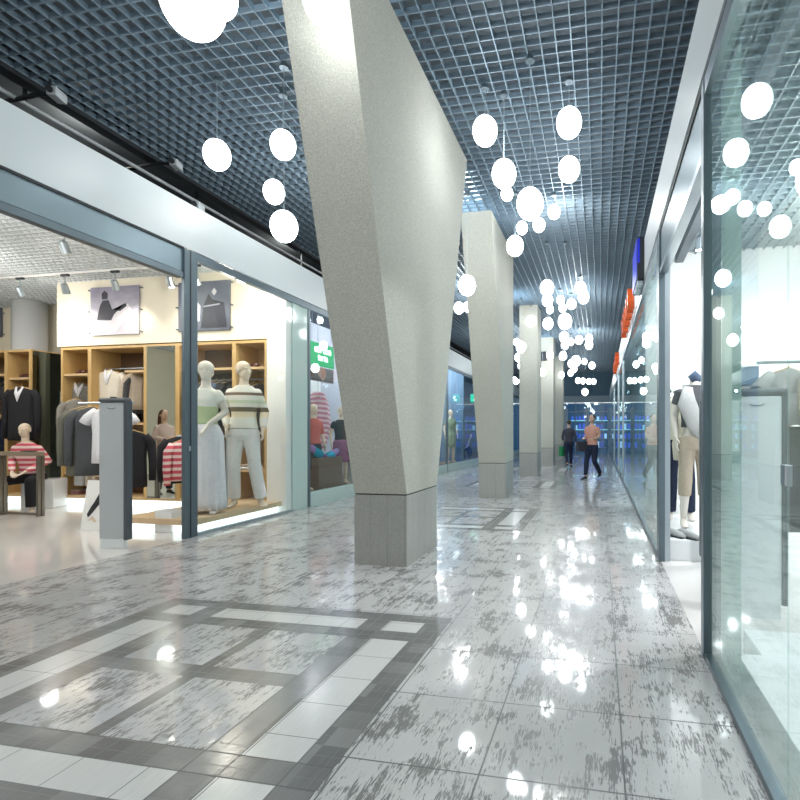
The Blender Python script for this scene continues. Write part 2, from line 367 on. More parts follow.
# ================================================================== left shop A
ST('wall_shop_back', MB().b(onY(57, YB), XL - .03, YB, YB + .12, 2.64, 3.74), 'cream', label='cream wall above the oak wardrobes in the left shop')
ST('wall_recess', MB().b(-13, onY(57, YB), 8.1, 8.2, 0, 3.74), 'cream', label='cream recessed wall behind the round column')
ST('wall_shop_rear', MB().b(onY(57, YB) - .02, XL - .75, YB + .62, YB + .7, 0, 3.74), 'cream', label='cream wall behind the wardrobes')
ST('wall_shop_left', MB().b(-13.1, -13, -2.5, 8.1, 0, 3.8), 'cream', label='left wall of the clothes shop')
ST('wall_shop_near', MB().b(-13, XL - .4, -2.6, -2.5, 0, 3.8), pm('sage painted wall', (.52, .54, .44), .8), label='sage near wall of the clothes shop')
XP0 = onY(267, YB)
ST('wall_partition', MB().b(XP0, XL - .02, YB - .005, 7.44, 0, 3.74), 'white', label='white end of the partition wall between left shops')
ST('trim_20', MB().b(XL - .015, XL + .005, 7.03, 7.44, 0, 3.27), 'mint', label='pale green glass panel covering the partition end')
ST('wall_partition_rear', MB().b(-13, -6.5, 8.22, 8.3, 0, 3.8), 'white', label='rear partition between left shops')
g = MB(); pch = .1
x = -12.9
while x < XL - .32: g.b(x - .004, x + .004, -2.5, 8.05, 3.70, 3.745); x += pch
y = -2.5
while y < 8.05: g.b(-12.9, XL - .32, y - .004, y + .004, 3.701, 3.744); y += pch
ST('ceiling', g, 'shopgrid', label='white open lattice ceiling of the left clothes shop')
ST('ceiling', MB().b(-13, XL - .05, -2.5, 8.1, 3.775, 3.79), 'shopslab', label='grey soffit above the left shop lattice')
# round column
Yc = 7.76; Xc = onY(30, Yc)
t = thing('round_column', 'shiny white round column behind the left wardrobes', 'column', (Xc, Yc, 0)); t['kind'] = 'thing'
MB().cyl((0, 0, 0), (0, 0, 3.69), .265, 32).build('shaft', 'gloss', t, True)
# entrance post and glass frames, left
def post(nm, x0, x1, y0, y1, z1, lab, mat='steel', plate=None):
    o = ST(nm, MB().b(x0, x1, y0, y1, 0, z1, .006), mat, label=lab)
    return o
post('trim_21', XL - .015, XL + .03, 4.94, 5.13, 3.29, 'thick blue grey steel post at the left shop entrance')
ST('trim_22', MB().b(XL + .03, XL + .034, 5.015, 5.03, .0, 3.29), 'dark', label='dark groove in the left entrance post')
tag(MB().b(XL + .034, XL + .046, 4.985, 5.012, zat(451, XL, 5), zat(446, XL, 5), .003).build('lock_plate', 'alu'), 'small metal lock plate on the left entrance post', 'plate')
ST('trim_23', MB().b(XL - .03, XL + .025, 5.13, YE, 3.20, 3.29), 'steel', label='steel top rail of the left shop windows')
ST('trim_24', MB().b(XL - .03, XL + .02, 5.13, 7.03, 0, .035), 'alu', label='aluminium bottom rail of the left shop window')
ST('window_2', MB().b(XL - .006, XL, 5.13, 6.295, .035, 3.2), 'glass', label='left clothes shop window glass beside the entrance')
ST('window_3', MB().b(XL - .006, XL, 6.302, 7.03, .035, 3.2), 'glass', label='second pane of the left clothes shop window')
# platform
t = thing('window_platform', 'low oak window platform with glowing white base under two mannequins', 'platform', (0, 0, 0))
MB().b(-5.75, XL - .09, 5.2, YB - .01, .10, .17, .004).build('deck', 'woody', t)
MB().b(-5.68, XL - .14, 5.25, YB - .03, .0, .10).build('lit_base', 'glow', t)
# wardrobes
def wardrobe(name, label, pxa, pxb, shelves, mirror=False, rail=None, hide_back=None):
    xa, xb = onY(pxa, YB), onY(pxb, YB); w = xb - xa; D = .55; T = .035
    t = thing(name, label, 'wardrobe', (xa, YB, 0))
    MB().b(0, T, 0, D, .12, 2.62).build('side_panel', 'wood', t); MB().b(w - T, w, 0, D, .12, 2.62).build('side_panel', 'wood', t)
    MB().b(T, w - T, 0, D, 2.58, 2.62).build('top_panel', 'wood', t); MB().b(T, w - T, 0, D, .12, .17).build('bottom_panel', 'woodx', t)
    MB().b(T, w - T, D - .02, D, .17, 2.58).build('back_panel', hide_back or 'wood', t)
    MB().b(.02, w - .02, .04, D - .04, 0, .12).build('lit_plinth', 'glow', t)
    for z, f0, f1 in shelves: MB().b(T + f0 * (w - 2 * T), T + f1 * (w - 2 * T), .02, D - .02, z - .018, z + .018).build('shelf', 'woodx', t)
    if rail: MB().cyl((T, D * .45, rail), (w - T, D * .45, rail), .012).build('hanging_rail', 'alu', t)
    if mirror: MB().b(T, w - T, -.012, .0, .16, 2.585).build('mirror_door', 'mirror', t)
    return t
wardrobe('wardrobe', 'oak wardrobe bay with high shelf left of the long garment bay', 61, 89.5, [(2.17, 0, 1), (.53, 0, 1)], rail=1.98)
wardrobe('wardrobe', 'wide oak wardrobe bay of shirts behind the grey security gate', 89.5, 145.5, [(1.35, .8, 1), (2.2, .62, 1), (.5, 0, .55)], rail=2.28, hide_back='darkwood')
wardrobe('wardrobe', 'oak wardrobe bay with a tall mirror door left of the post', 145.5, 177.5, [], mirror=True)
wardrobe('wardrobe', 'oak wardrobe bay seen behind the woman mannequin', 177.5, 234, [(2.2, 0, 1), (1.1, 0, .3)], rail=2.05, hide_back='darkwood')
wardrobe('wardrobe', 'oak wardrobe bay with shelves behind the man mannequin, next to white wall', 234, 266.5, [(2.2, 0, 1), (.62, 0, 1)], rail=2.05)
wardrobe('wardrobe', 'oak wardrobe bay with black jacket and mirrored side behind the seated mannequin', 6, 30.5, [(2.13, 0, 1)], rail=1.95)
wardrobe('wardrobe', 'oak wardrobe bay of dark clothes at the left picture edge', -40, 6, [(2.2, 0, 1), (1.5, 0, 1)], rail=2.1, hide_back='darkwood')
M['darkened'] = pm('smoked mirror', (.22, .26, .24), .03, 1, 0)  # mirror colour darkened to stand in for a dark reflection
wb = [o for o in COL.objects if o.get('label', '').startswith('oak wardrobe bay with black jacket')][0]
ww = onY(30.5, YB) - onY(6, YB)
MB().b(ww + .001, ww + .012, .03, .54, .14, 2.6).build('side_mirror', 'darkened', wb, label='dark mirror on the side of the wardrobe')
# posters
def poster(label, pa, pb, ya, yb_, Y, kind):
    x0, x1 = onY(pa, Y), onY(pb, Y); xm = (x0 + x1) / 2; z1, z0 = zat(ya, xm, Y), zat(yb_, xm, Y); w, h = x1 - x0, z1 - z0
    t = thing('framed_photo', label, 'poster', (xm, Y - .034, z0))
    m, tt, b, o = nt('photo print')
    v = coords(tt); sp = tt.nodes.new('ShaderNodeSeparateXYZ'); tt.links.new(v, sp.inputs[0])
    nn = noise(tt, coords(tt, 'Object', (2, 1, 5)), 3, 4)
    fz = mth(tt, 'ADD', mth(tt, 'DIVIDE', sp.outputs[2], h), mth(tt, 'MULTIPLY', mth(tt, 'ADD', nn, -.5), .6), clamp=True)
    a, b2 = ((.62, .60, .66), (.27, .255, .34)) if kind == 0 else ((.10, .11, .15), (.16, .18, .24))
    tt.links.new(mixc(tt, fz, a, b2), b.inputs['Base Color']); b.inputs['Roughness'].default_value = .35
    MB().b(-w / 2, w / 2, 0, .030, 0, h).build('print', m, t)
    for sx in (-1, 1):
        for fz_ in (.05, .5, .95): MB().cyl((sx * (w / 2 + .035), .030, fz_ * h), (sx * (w / 2 + .035), -.005, fz_ * h), .012, 8).build('standoff_pin', 'steel', t)
    dk = pm('print black', (.025, .025, .04), .5); lt_ = pm('print pale', (.72, .70, .75), .5)
    def flat(nm, pts, mt, k): MB().prism([(x_ * w - w / 2, -.001 * k, z_ * h) for x_, z_ in pts], (0, -.002, 0)).build(nm, mt, t)
    if kind == 0:   # seated person in black leaning on one knee
        flat('pale_legs', [(.42, .30), (.50, .50), (.78, .62), (.86, .52), (.95, .08), (.86, .06), (.72, .30), (.55, .06), (.3, .05), (.1, .25)], lt_, 1)
        flat('dark_torso', [(.14, .32), (.20, .60), (.26, .72), (.38, .72), (.46, .52), (.62, .48), (.76, .58), (.74, .64), (.50, .42), (.44, .30)], dk, 2)
        flat('dark_head', [(.25, .74), (.24, .86), (.30, .93), (.36, .86), (.35, .74)], dk, 3)
    elif kind == 1:
        flat('pale_streak', [(.28, .35), (.36, .62), (.44, .50), (.42, .20), (.3, .15)], lt_, 1)
        flat('dark_figure', [(.45, .05), (.5, .5), (.6, .75), (.68, .62), (.9, .55), (.95, .05)], dk, 2)
        flat('pale_emblem', [(.66, .78), (.71, .86), (.76, .78), (.71, .70)], lt_, 3)
        flat('pale_bar', [(.5, .50), (.82, .54), (.82, .51), (.5, .47)], pm('print grey', (.3, .32, .38), .5), 4)
    else:
        flat('dark_figure', [(.3, .02), (.35, .6), (.5, .9), (.65, .6), (.8, .02)], dk, 1)
poster('black and white photo print of a seated figure on the cream wall', 92.5, 140.5, 287, 335, YB, 0)
poster('dark photo print with pale streak on cream wall, right of the post', 180, 231, 282, 331, YB, 1)
poster('dark photo print cut by the left edge of the picture', -34, 3, 291, 338, 8.1, 2)
# track lights
def track(label, x0, x1, y, z=3.67):
    o = MB().b(x0, x1, y - .015, y + .015, z, z + .03).build('light_track', 'white'); return tag(o, label, 'track')
tk1 = 6.45
track('white ceiling light track in front of the cream wall', -9.6, XL - .5, tk1)
def spot(label, x, y, z, tilt, side, lit=True, e=120, col=(1, .94, .84), size=1.9):
    z += .05; t = thing('track_spotlight', label, 'spotlight', (x, y, z))
    MB().b(-.07, .07, -.02, .02, -.03, 0, .004).build('track_adapter', 'dark', t)
    MB().cyl((0, 0, -.03), (0, 0, -.19), .008, 6).build('stem', 'alu', t)
    d = Vector((math.sin(side) * math.cos(tilt), math.cos(side) * math.cos(tilt), -math.sin(tilt))); p = Vector((0, 0, -.21))
    MB().limb([p - d * .07, p - d * .05, p + d * .09], [.03, .045, .052], 16).build('lamp_head', 'alu', t, False)
    if lit: MB().cyl(p + d * .091, p + d * .094, .042, 16).build('lamp_face', 'lampf', [q for q in COL.objects if q.parent == t][-1])
    l = bpy.data.lights.new('spot_lamp', 'SPOT'); l.energy = e; l.color = col; l.spot_size = size; l.spot_blend = .8; l.shadow_soft_size = .05
    lo = bpy.data.objects.new('spot_lamp', l); COL.objects.link(lo); lo.parent = t; lo.location = p + d * .12; lo.rotation_euler = d.to_track_quat('-Z', 'Y').to_euler()
    return t
for k, (px, lab) in enumerate(((20, 'before the round column'), (65, 'left of the seated figure photo'), (115, 'over the seated figure photo'), (170, 'just left of the entrance post'), (196, 'right of the entrance post'))):
    spot('white track spotlight ' + lab, onY(px, tk1), tk1, 3.62, 1.15, random.uniform(-.4, .4), k == 3, 20)
track('short white track over the window mannequins', -5.6, -5.3, 6.0)
Xs = -5.25
for px, py in ((237, 285), (265, 299)):
    Y = onX(px, Xs); z = 3.62 if px == 237 else 3.62
    Y = min(Y, 6.6)
    spot('lit spotlight shining above the window mannequins, ' + ('nearer' if px == 237 else 'farther') + ' of two', Xs + .1, Y, 3.66, 1.0, .5 if px == 265 else -2.6, True, 55)
Yf = 3.9; spot('large grey spotlight hanging from the lattice near the entrance', onY(27, Yf), Yf, 3.70, 1.4, .2, False, 50)
spot('spotlight over the shop floor left of the entrance', -7.0, 2.0, 3.70, 1.5, 0, False, 90); spot('spotlight over the shop floor behind the table', -9.3, 3.8, 3.70, 1.4, 0, False, 90)
spot('spotlight over the clothes rail', -6.6, 5.2, 3.70, 1.2, .2, False, 60)
# ================================================================== shop B (next along the left)
ST('wall_shop_b', MB().b(-6.5, -6.4, 7.5, YE, 0, 3.75), pm('lilac grey wall', (.46, .48, .56), .7), label='grey rear wall of the farther left shops')
ST('ceiling', MB().b(-6.5, XL - .05, 7.5, YE, 3.70, 3.76), pm('dark shop ceiling', (.05, .06, .09), .8), label='dark ceiling of the farther left shops')
ST('floor', MB().b(-6.4, XL, 7.46, YE, .002, .20), 'darkwood', label='raised brown display deck of the farther left shops')
ST('trim_25', MB().b(XL - .03, XL + .01, 7.47, YE, 0, .24), 'mint', label='pale green low sill along farther left windows')
for i, (y0, y1) in enumerate(((7.49, 11.2), (11.23, 15.06), (15.12, 20.2), (20.26, YE))):
    ST('window_%d' % (4 + i), MB().b(XL - .006, XL, y0, y1, .24, 3.2), 'glass', label='farther left shop window pane')
for i, y in enumerate((7.465, 15.09, 20.23)):
    ST('trim_%d' % (26 + i), MB().b(XL - .05, XL + .02, y - .03, y + .03, 0, 3.2), 'steel', label='steel post of the farther left shop window')
ST('wall_shop_c', MB().b(-6.4, XL - .06, 17.2, 17.3, .2, 3.7), pm('blue side wall', (.12, .22, .34), .6), label='blue cross wall between farther left shops')
def plight(x, y, z, e, col=(1, 1, 1), r=.1):  # bare fill point, added to brighten a space; has no fixture
    l = bpy.data.lights.new('fill_light', 'POINT'); l.energy = e; l.color = col; l.shadow_soft_size = r
    o = bpy.data.objects.new('fill_light', l); COL.objects.link(o); o.location = (x, y, z)
for y in (8.6, 10.8, 13.5, 16): plight(-5.3, y, 3.5, 60 if y < 12 else 150, (.9, .95, 1), .05)  # fill added to lift the farther left shop interiors
for y in (22, 27): plight(-5.5, y, 3.3, 30, (.5, .7, 1), .05)
# green sign + face poster in shop B
Xg = -4.86
ya, yb_ = onX(309.5, Xg), onX(333, Xg)
t = thing('shop_sign', 'green hanging sign with white lettering in the farther left window', 'sign', (Xg, (ya + yb_) / 2, 2.58))
wl = (yb_ - ya)
M['green'] = pm('sign green', (.0, .33, .11), .4, emit=(0, .6, .2), es=.45); M['wlet'] = pm('white lettering', (1, 1, 1), .4, emit=(.8, 1, .95), es=1.5)
MB().b(-.02, .02, -wl / 2, wl / 2, -.20, .20, .004).build('panel', 'green', t)
for sy in (-1, 1): MB().cyl((0, sy * wl * .4, .2), (0, sy * wl * .4, 1.12), .004, 6).build('wire', 'wire', t)
RM = Matrix.Rotation(math.pi / 2, 4, 'Z') @ Matrix.Rotation(math.pi / 2, 4, 'X')
text_mesh('lettering', 'ets con', .19, 'wlet', t, Matrix.Translation((.024, 0, .09)) @ RM, .003, True)
text_mesh('lettering', 'tarta', .17, 'wlet', t, Matrix.Translation((.024, 0, -.05)) @ RM, .003, True)
t = thing('face_poster', 'dark poster with a face hanging under the green sign', 'poster', (Xg, (ya + yb_) / 2, 2.24))
for sy in (-1, 1): MB().cyl((0, sy * wl * .4, .12), (0, sy * wl * .4, .141), .006, 6).build('link', 'wire', t)
MB().b(-.01, .01, -wl / 2, wl / 2, -.13, .12).build('print', pm('dark print', (.05, .03, .03), .4), t)
MB().prism([(.011, .02 * 1, -.12), (.011, -.14, -.02), (.011, -.12, .12), (.011, .08, .12), (.011, .12, -.02)], (.003, 0, 0)).build('face', pm('face print', (.42, .25, .2), .5), t)
t = thing('white_banner', 'tall white banner panel behind the striped dress window', 'banner', (-5.9, (ya + yb_) / 2 + .5, .2)); MB().b(-.015, .015, -.8, 1.2, .05, 2.3).build('panel', 'white', t); MB().b(-.05, .05, -.8, 1.2, 0, .05).build('foot', 'alu', t)
# exit sign + speaker
Xe = -4.3; Ye = onX(474.5, Xe)
t = thing('exit_sign', 'small green exit sign hanging near the second pillar', 'sign', (Xe, Ye, 2.42)); M['exitg'] = pm('exit green', (0, .25, .14), .4, emit=(.0, .6, .4), es=.6)
MB().b(-.14, .14, -.02, .02, -.14, .14, .005).build('box', 'exitg', t); MB().b(.02, .10, -.026, -.021, -.02, .08).b(-.02, .06, -.026, -.021, -.09, -.04).build('symbol', 'wlet', t); MB().cyl((0, 0, .14), (0, 0, ZC - 2.42 + .02), .008, 6).build('stem', 'dark', t)
yk = 4.30 + 4.84 * 3
tag(MB().b(-2.18, -1.94, yk - .16, yk, 3.88, 4.2, .015).build('wall_speaker', 'dark'), 'small black speaker on the front of the fourth pillar', 'speaker')
# ================================================================== right side
def rpost(nm, y0, y1, z1, lab, dx=.09, mat='steel'): return ST(nm, MB().b(XR - .02, XR + dx, y0, y1, 0, z1, .004), mat, label=lab)
rpost('trim_30', 2.86, 2.93, 3.09, 'dark steel post between near right glass and entrance', .07)
rpost('trim_31', 4.94, 5.12, 3.09, 'steel post on the far side of the right entrance', .035, 'steel')
ST('trim_32', MB().b(XR + .036, XR + .085, 4.97, 5.10, 0, 3.0), 'alu', label='aluminium reveal of the right entrance post')
ST('trim_33', MB().b(XR - .015, XR + .05, -2.5, 2.86, 3.0, 3.09), 'alu', label='top rail of near right glass')
ST('trim_34', MB().b(XR - .015, XR + .03, -2.5, 2.86, 0, .03), 'steel', label='bottom rail of near right glass')
ST('window_10', MB().b(XR + .002, XR + .012, 1.703, 2.86, .03, 3.0), 'glassr', label='near right shop window pane')
ST('window_11', MB().b(XR + .002, XR + .012, -2.5, 1.697, .03, 3.0), 'glassr', label='right shop window pane beside the camera')
t = thing('glass_clamp', 'small metal patch lock on the near right glass', 'lock', (XR - .001, 1.70, zat(475.5, XR, 1.7)))
MB().b(-.003, .014, .006, .036, -.032, .032, .002).build('plate', 'steel2', t); MB().b(-.003, .014, -.018, .001, -.032, .032, .002).build('plate', 'gate', t)
ST('trim_35', MB().b(XR + .07, XR + .072, 2.48, 2.86, .0, 2.98), 'film', label='pale green film strip inside the near right glass')
ST('trim_36', MB().b(XR - .02, XR + .04, 5.12, YE, 3.0, 3.09), 'alu', label='top rail of farther right windows')
ST('trim_37', MB().b(XR - .02, XR + .03, 5.12, YE, 0, .05), 'steel', label='bottom rail of farther right windows')
for i, (y0, y1) in enumerate(((5.13, 7.9), (7.92, 12.9), (13.0, 16.05), (16.15, YE))):
    ST('window_%d' % (12 + i), MB().b(XR + .002, XR + .01, y0, y1, .05, 3.0), 'glassr', label='farther right shop window pane')
for i, y in enumerate((12.95, 16.1, 21.0)): rpost('trim_%d' % (38 + i), y - .05, y + .05, 3.09, 'slim steel post of the farther right windows', .05, 'alu')
ST('wall_right_shop_back', MB().b(XR + .05, 6.5, 7.2, 7.3, 0, 3.7), 'white', label='white back wall of the right shop')
ST('wall_right_shop_side', MB().b(6.4, 6.5, -2.5, 7.2, 0, 3.7), 'white', label='white side wall of the right shop')
ST('wall_right_shop_near', MB().b(XR + .1, 6.5, -2.6, -2.5, 0, 3.7), 'white', label='white near wall of the right shop')
ST('wall_right_far', MB().b(1.75, 1.85, 7.3, YE, 0, 3.7), pm('pale blue grey wall', (.42, .56, .62), .6), label='pale wall behind farther right windows')
ST('floor', MB().b(XR, 1.8, 7.2, YE, -.1, 0), 'palefloor', label='pale floor behind farther right windows')
g = MB(); x = XR + .1
while x < 6.4: g.b(x - .005, x + .005, -2.5, 7.2, 3.60, 3.65); x += .12
y = -2.5
while y < 7.2: g.b(XR + .1, 6.4, y - .005, y + .005, 3.601, 3.649); y += .12
ST('ceiling', g, pm('grey lattice', (.34, .40, .42), .45, .2), label='pale open lattice ceiling of the right shop')
for (x, y, lab) in ((1.15, 6.3, 'over the right entrance mannequins'), (2.3, 5.6, 'near the back wall of the right shop'), (1.3, 3.3, 'just inside the near right glass'), (3.6, 6.2, 'deep in the right shop'), (1.9, 1.6, 'over the near white display platform')):
    spot('lit white ceiling spotlight ' + lab, x, y, 3.60, 1.35, 0.0, True, 130, (.93, .98, 1), 2.6)
plight(3.6, 2.6, 3.0, 130, (.95, .98, 1), .12); plight(2.2, 5.2, 2.9, 130, (.95, .98, 1), .12); plight(1.2, 10, 3.2, 50, (.8, .95, 1), .05); plight(1.2, 15, 3.2, 40, (.7, .9, 1), .05); plight(1.2, 23, 3.0, 30, (.5, .8, 1), .05)  # fixtureless points added to brighten the right shops
t = thing('display_platform', 'white display platform behind the near right glass', 'platform', (0, 0, 0))
MB().b(.65, 1.9, -2.0, 2.62, 0, .14, .004).build('deck', 'gloss', t); MB().b(.76, 1.9, 2.62, 2.95, 0, .14, .004).build('deck_step', 'gloss', t)
t = thing('display_platform', 'small white platform under the right entrance mannequins', 'platform', (0, 0, 0))
MB().b(.64, 1.35, 5.02, 6.6, .0, .19, .004).build('deck', 'gloss', t)
t = thing('display_shelf', 'navy wall shelf seen through the near right glass', 'shelf', (onY(748, 7.0), 7.08, 0))
z1, z0 = zat(367, onY(748, 7.0), 7), zat(385, onY(748, 7.0), 7); MB().b(-.12, .12, -.12, .1, z0, z1, .006).build('cabinet', pm('navy lacquer', (.05, .10, .16), .4), t); MB().b(-.34, .12, -.14, .1, z1, z1 + .03).build('top_board', 'alu', t)
# signs on the right fascia
M['bluesign'] = pm('lit blue sign', (.01, .015, .3), .3, emit=(.02, .05, 1), es=.35); M['orange'] = pm('orange letters', (.62, .10, .02), .4, emit=(.8, .12, .02), es=.18); M['ltsign'] = pm('pale sign stripe', (.5, .6, .66), .4)
Ys = 6.75
t = thing('projecting_sign', 'dark box sign with lit blue face projecting from the right fascia', 'sign', (XR - .02, Ys, 3.02))
MB().b(-.085, 0, -.22, .6, .10, .62, .006).build('box', 'dark', t)
MB().b(-.093, -.087, -.2, .58, .12, .60).build('blue_face', 'bluesign', t); MB().b(-.082, -.055, -.226, -.2205, .30, .60).build('blue_front', 'bluesign', t)
for q in range(3): MB().b(-.080, -.01, -.15 + q * .2, -.04 + q * .2, .04, .095).build('stripe', 'ltsign', t)
def letters(word, label, y0, y1, z, size):
    t = thing('sign_lettering', label, 'sign', (XR - .02, y0, z))
    R = Matrix.Rotation(-math.pi / 2, 4, 'Z') @ Matrix.Rotation(math.pi / 2, 4, 'X')
    n_ = len(word)
    for i, ch in enumerate(word):
        text_mesh('letter', ch, size, 'orange', t, Matrix.Translation((-.05, (y1 - y0) * (n_ - 1 - i) / n_, 0)) @ R, .05, True)
letters('ORSAY'[:0] + 'TERRA', 'thick orange red letters standing off the right fascia', 8.6, 11.6, 3.36, .50)
letters('SALE'[:0] + 'LIVE', 'small orange red letters on the far right fascia', 15.2, 18.2, 3.34, .48)
# ================================================================== figures
def hand(mb, w, d, n, side, curl=.35, k=1.0):
    d = Vector(d).normalized(); n = Vector(n); n = (n - d * n.dot(d)).normalized(); u = d.cross(n).normalized() * side
    w = Vector(w)
    mb.limb([w - d * .02, w + d * .03 * k, w + d * .085 * k], [(.026 * k, .017 * k), (.036 * k, .016 * k), (.038 * k, .014 * k)], 10, n)
    for i, L in enumerate((.062, .072, .068, .052)):
        b0 = w + d * .08 * k + u * (.027 - .018 * i) * k
        p1 = b0 + (d + u * (.10 - .06 * i)).normalized() * L * .5 * k; p2 = p1 + (d * math.cos(curl * 1.8) + n * math.sin(curl * 1.8)) * L * .5 * k
        mb.limb([b0, p1, p2], [.0092 * k, .0085 * k, .007 * k], 8, n)
    tb = w + d * .02 * k + u * .028 * k; t1 = tb + (d * .6 + u * .8 + n * .2).normalized() * .035 * k; t2 = t1 + (d * .95 + u * .25 + n * .35).normalized() * .032 * k
    mb.limb([tb, t1, t2], [.0125 * k, .0105 * k, .008 * k], 8, n)
TORSO = [(1.525, .058, .060), (1.495, .085, .066), (1.47, .112, .072), (1.435, .158, .086), (1.40, .172, .096), (1.34, .172, .112), (1.24, .158, .110), (1.13, .138, .098), (1.05, .146, .104), (.96, .168, .115), (.88, .165, .112), (.82, .12, .09)]
def ring(cx, cy, z, a, b_, n=28, p=2.3, ple=0, amp=0):
    out = []
    for k in range(n):
        th = k * math.tau / n; ct, st = math.cos(th), math.sin(th)
        r = 1 + (amp * math.cos(ple * th) if ple else 0)
        out.append((cx + a * r * math.copysign(abs(ct) ** (2 / p), ct), cy + b_ * r * math.copysign(abs(st) ** (2 / p), st), z))
    return out
def torso(mb, off=0, zt=1.6, zb=.8, sw=1., lean=0, z0=.93, hem=0):
    rs = [(z, a, b_) for z, a, b_ in TORSO if zb <= z <= zt]
    R = []
    for i, (z, a, b_) in enumerate(reversed(rs)):
        cy = -lean * max(0, z - z0)
        R.append(ring(0, cy, z, a * sw + off + (hem if z < 1.15 else 0), b_ + off + (hem if z < 1.15 else 0)))
    mb.rings(R)
def head(mb, c_, turn=0, tilt=0, k=1.0):
    Rm = Matrix.Rotation(turn, 3, 'Z') @ Matrix.Rotation(tilt, 3, 'X'); c_ = Vector(c_)
    P = lambda x, y, z: c_ + Rm @ Vector((x, y, z)) * k
    R = Rm
    mb.ell(P(0, .012, .028), (.076 * k, .096 * k, .092 * k), 20, R); mb.ell(P(0, -.022, -.035), (.060 * k, .066 * k, .082 * k), 18, R)
    mb.ell(P(0, -.060, -.088), (.026 * k, .024 * k, .022 * k), 10, R)
    mb.limb([P(0, -.088, .015), P(0, -.104, -.018), P(0, -.095, -.032)], [.008 * k, .013 * k, .014 * k], 8)
    mb.ell(P(0, -.084, -.056), (.024 * k, .010 * k, .006 * k), 10, R); mb.ell(P(0, -.083, -.066), (.020 * k, .010 * k, .006 * k), 10, R)
    for sx in (-1, 1):
        mb.ell(P(sx * .030, -.073, .024), (.024 * k, .012 * k, .007 * k), 10, R); mb.ell(P(sx * .030, -.068, .006), (.014 * k, .010 * k, .008 * k), 10, R)
        mb.ell(P(sx * .077, .012, -.005), (.010 * k, .018 * k, .030 * k), 10, R); mb.ell(P(sx * .036, -.060, -.022), (.022 * k, .018 * k, .018 * k), 10, R)
def foot(mb, a, dir_, k=1.0, heel=0):
    a = Vector(a); d = Vector(dir_).normalized()
    mb.limb([a - d * .05 + Vector((0, 0, -.045)), a + Vector((0, 0, -.025)), a + d * .08 + Vector((0, 0, -.052 - heel)), a + d * .16 + Vector((0, 0, -.066 - heel)), a + d * .19 + Vector((0, 0, -.068 - heel))],
            [(.026, .03), (.036, .042), (.042, .028), (.040, .016), (.022, .010)], 12, (0, 0, 1))
DEF = dict(sh=((-.185, 0, 1.405), (.185, 0, 1.405)), el=((-.25, .03, 1.17), (.25, .03, 1.17)), wr=((-.24, -.06, .93), (.24, -.06, .93)), hd=(((0, -.1, -1), (1, 0, 0)), ((0, -.1, -1), (-1, 0, 0))),
           hip=((-.09, 0, .93), (.09, 0, .93)), kn=((-.10, -.01, .50), (.10, -.01, .50)), an=((-.11, .02, .085), (.11, .02, .085)), ft=((-.2, -1, 0), (.2, -1, 0)), turn=0, tilt=0, lean=0, sw=1., headc=(0, -.01, 1.68))
def pose(P):
    p = dict(DEF); p.update(P); k_ = .45 + .55 * p['sw']; p['lr'] = k_
    if 'sh' not in P: p['sh'] = tuple((a[0] * k_ * .94, a[1], a[2]) for a in p['sh'])
    if 'hip' not in P: p['hip'] = tuple((a[0] * k_ * .95, a[1], a[2]) for a in p['hip'])
    if 'el' not in P: p['el'] = tuple((a[0] * k_, a[1], a[2]) for a in p['el'])
    return p
def body(root, P, k, mat, nohead=False, legs=True, vox=.0085, name='body'):
    p = pose(P); mb = MB(); lean = p['lean']; sw = p['sw']
    torso(mb, -.004, 1.6, .8, sw, lean)
    nz = -lean * .6
    hc = Vector(p['headc'])
    mb.limb([(0, nz, 1.46), (0, (nz + hc.y) / 2 + .005, 1.54), (hc.x, hc.y + .02, hc.z - .05)] if not nohead else [(0, nz, 1.46), (0, nz, 1.53), (0, nz, 1.57)], [.062, .052, .052], 14)
    if not nohead: head(mb, hc, p['turn'], p['tilt'])
    for i, sx in enumerate((-1, 1)):
        s_, e, w = Vector(p['sh'][i]), Vector(p['el'][i]), Vector(p['wr'][i])
        mb.ell(s_, (.05 * sw, .05, .05), 12)
        mb.limb([s_, s_.lerp(e, .35), e], [.050, .048, .038], 12); mb.limb([e, e.lerp(w, .3), w], [.039, .039, .026], 12); mb.ell(e, .038, 10)
        hd = p['hd'][i]; hand(mb, w, hd[0], hd[1], -sx if len(hd) < 3 else hd[2])
        h_, kn, an = Vector(p['hip'][i]), Vector(p['kn'][i]), Vector(p['an'][i])
        mb.limb([h_ + (kn - h_) * -.05, h_.lerp(kn, .25), h_.lerp(kn, .7), kn], [.088 * p['lr'], .088 * p['lr'], .066 * p['lr'], .052], 14); mb.ell(kn, .050, 12)
        mb.limb([kn, kn.lerp(an, .3), kn.lerp(an, .7), an], [.052, .057, .044, .034], 12); foot(mb, an, p['ft'][i])
    o = mb.build(name, mat, root, True, vox); o.scale = (k, k, k); return o
def top(root, P, k, mat, name='sweater', off=.016, sleeve=1.0, zt=1.5, zb=.9, hem=.0, vox=.010, sr=1.0):
    p = pose(P); mb = MB(); torso(mb, off, zt, zb, p['sw'], p['lean'], hem=hem)
    for i in range(2):
        s_, e, w = Vector(p['sh'][i]), Vector(p['el'][i]), Vector(p['wr'][i])
        mb.ell(s_, .056, 12)
        if sleeve > .6: mb.limb([s_, s_.lerp(e, .4), e], [.056 * sr, .058 * sr, .052 * sr], 12); mb.ell(e, .054 * sr, 12); mb.limb([e, e.lerp(w, .5), e.lerp(w, sleeve)], [.054 * sr, .050 * sr, .038 * sr], 12)
        elif sleeve > 0: mb.limb([s_, s_.lerp(e, sleeve * 2)], [.058, .062], 12)
    o = mb.build(name, mat, root, True, vox); o.scale = (k, k, k); return o
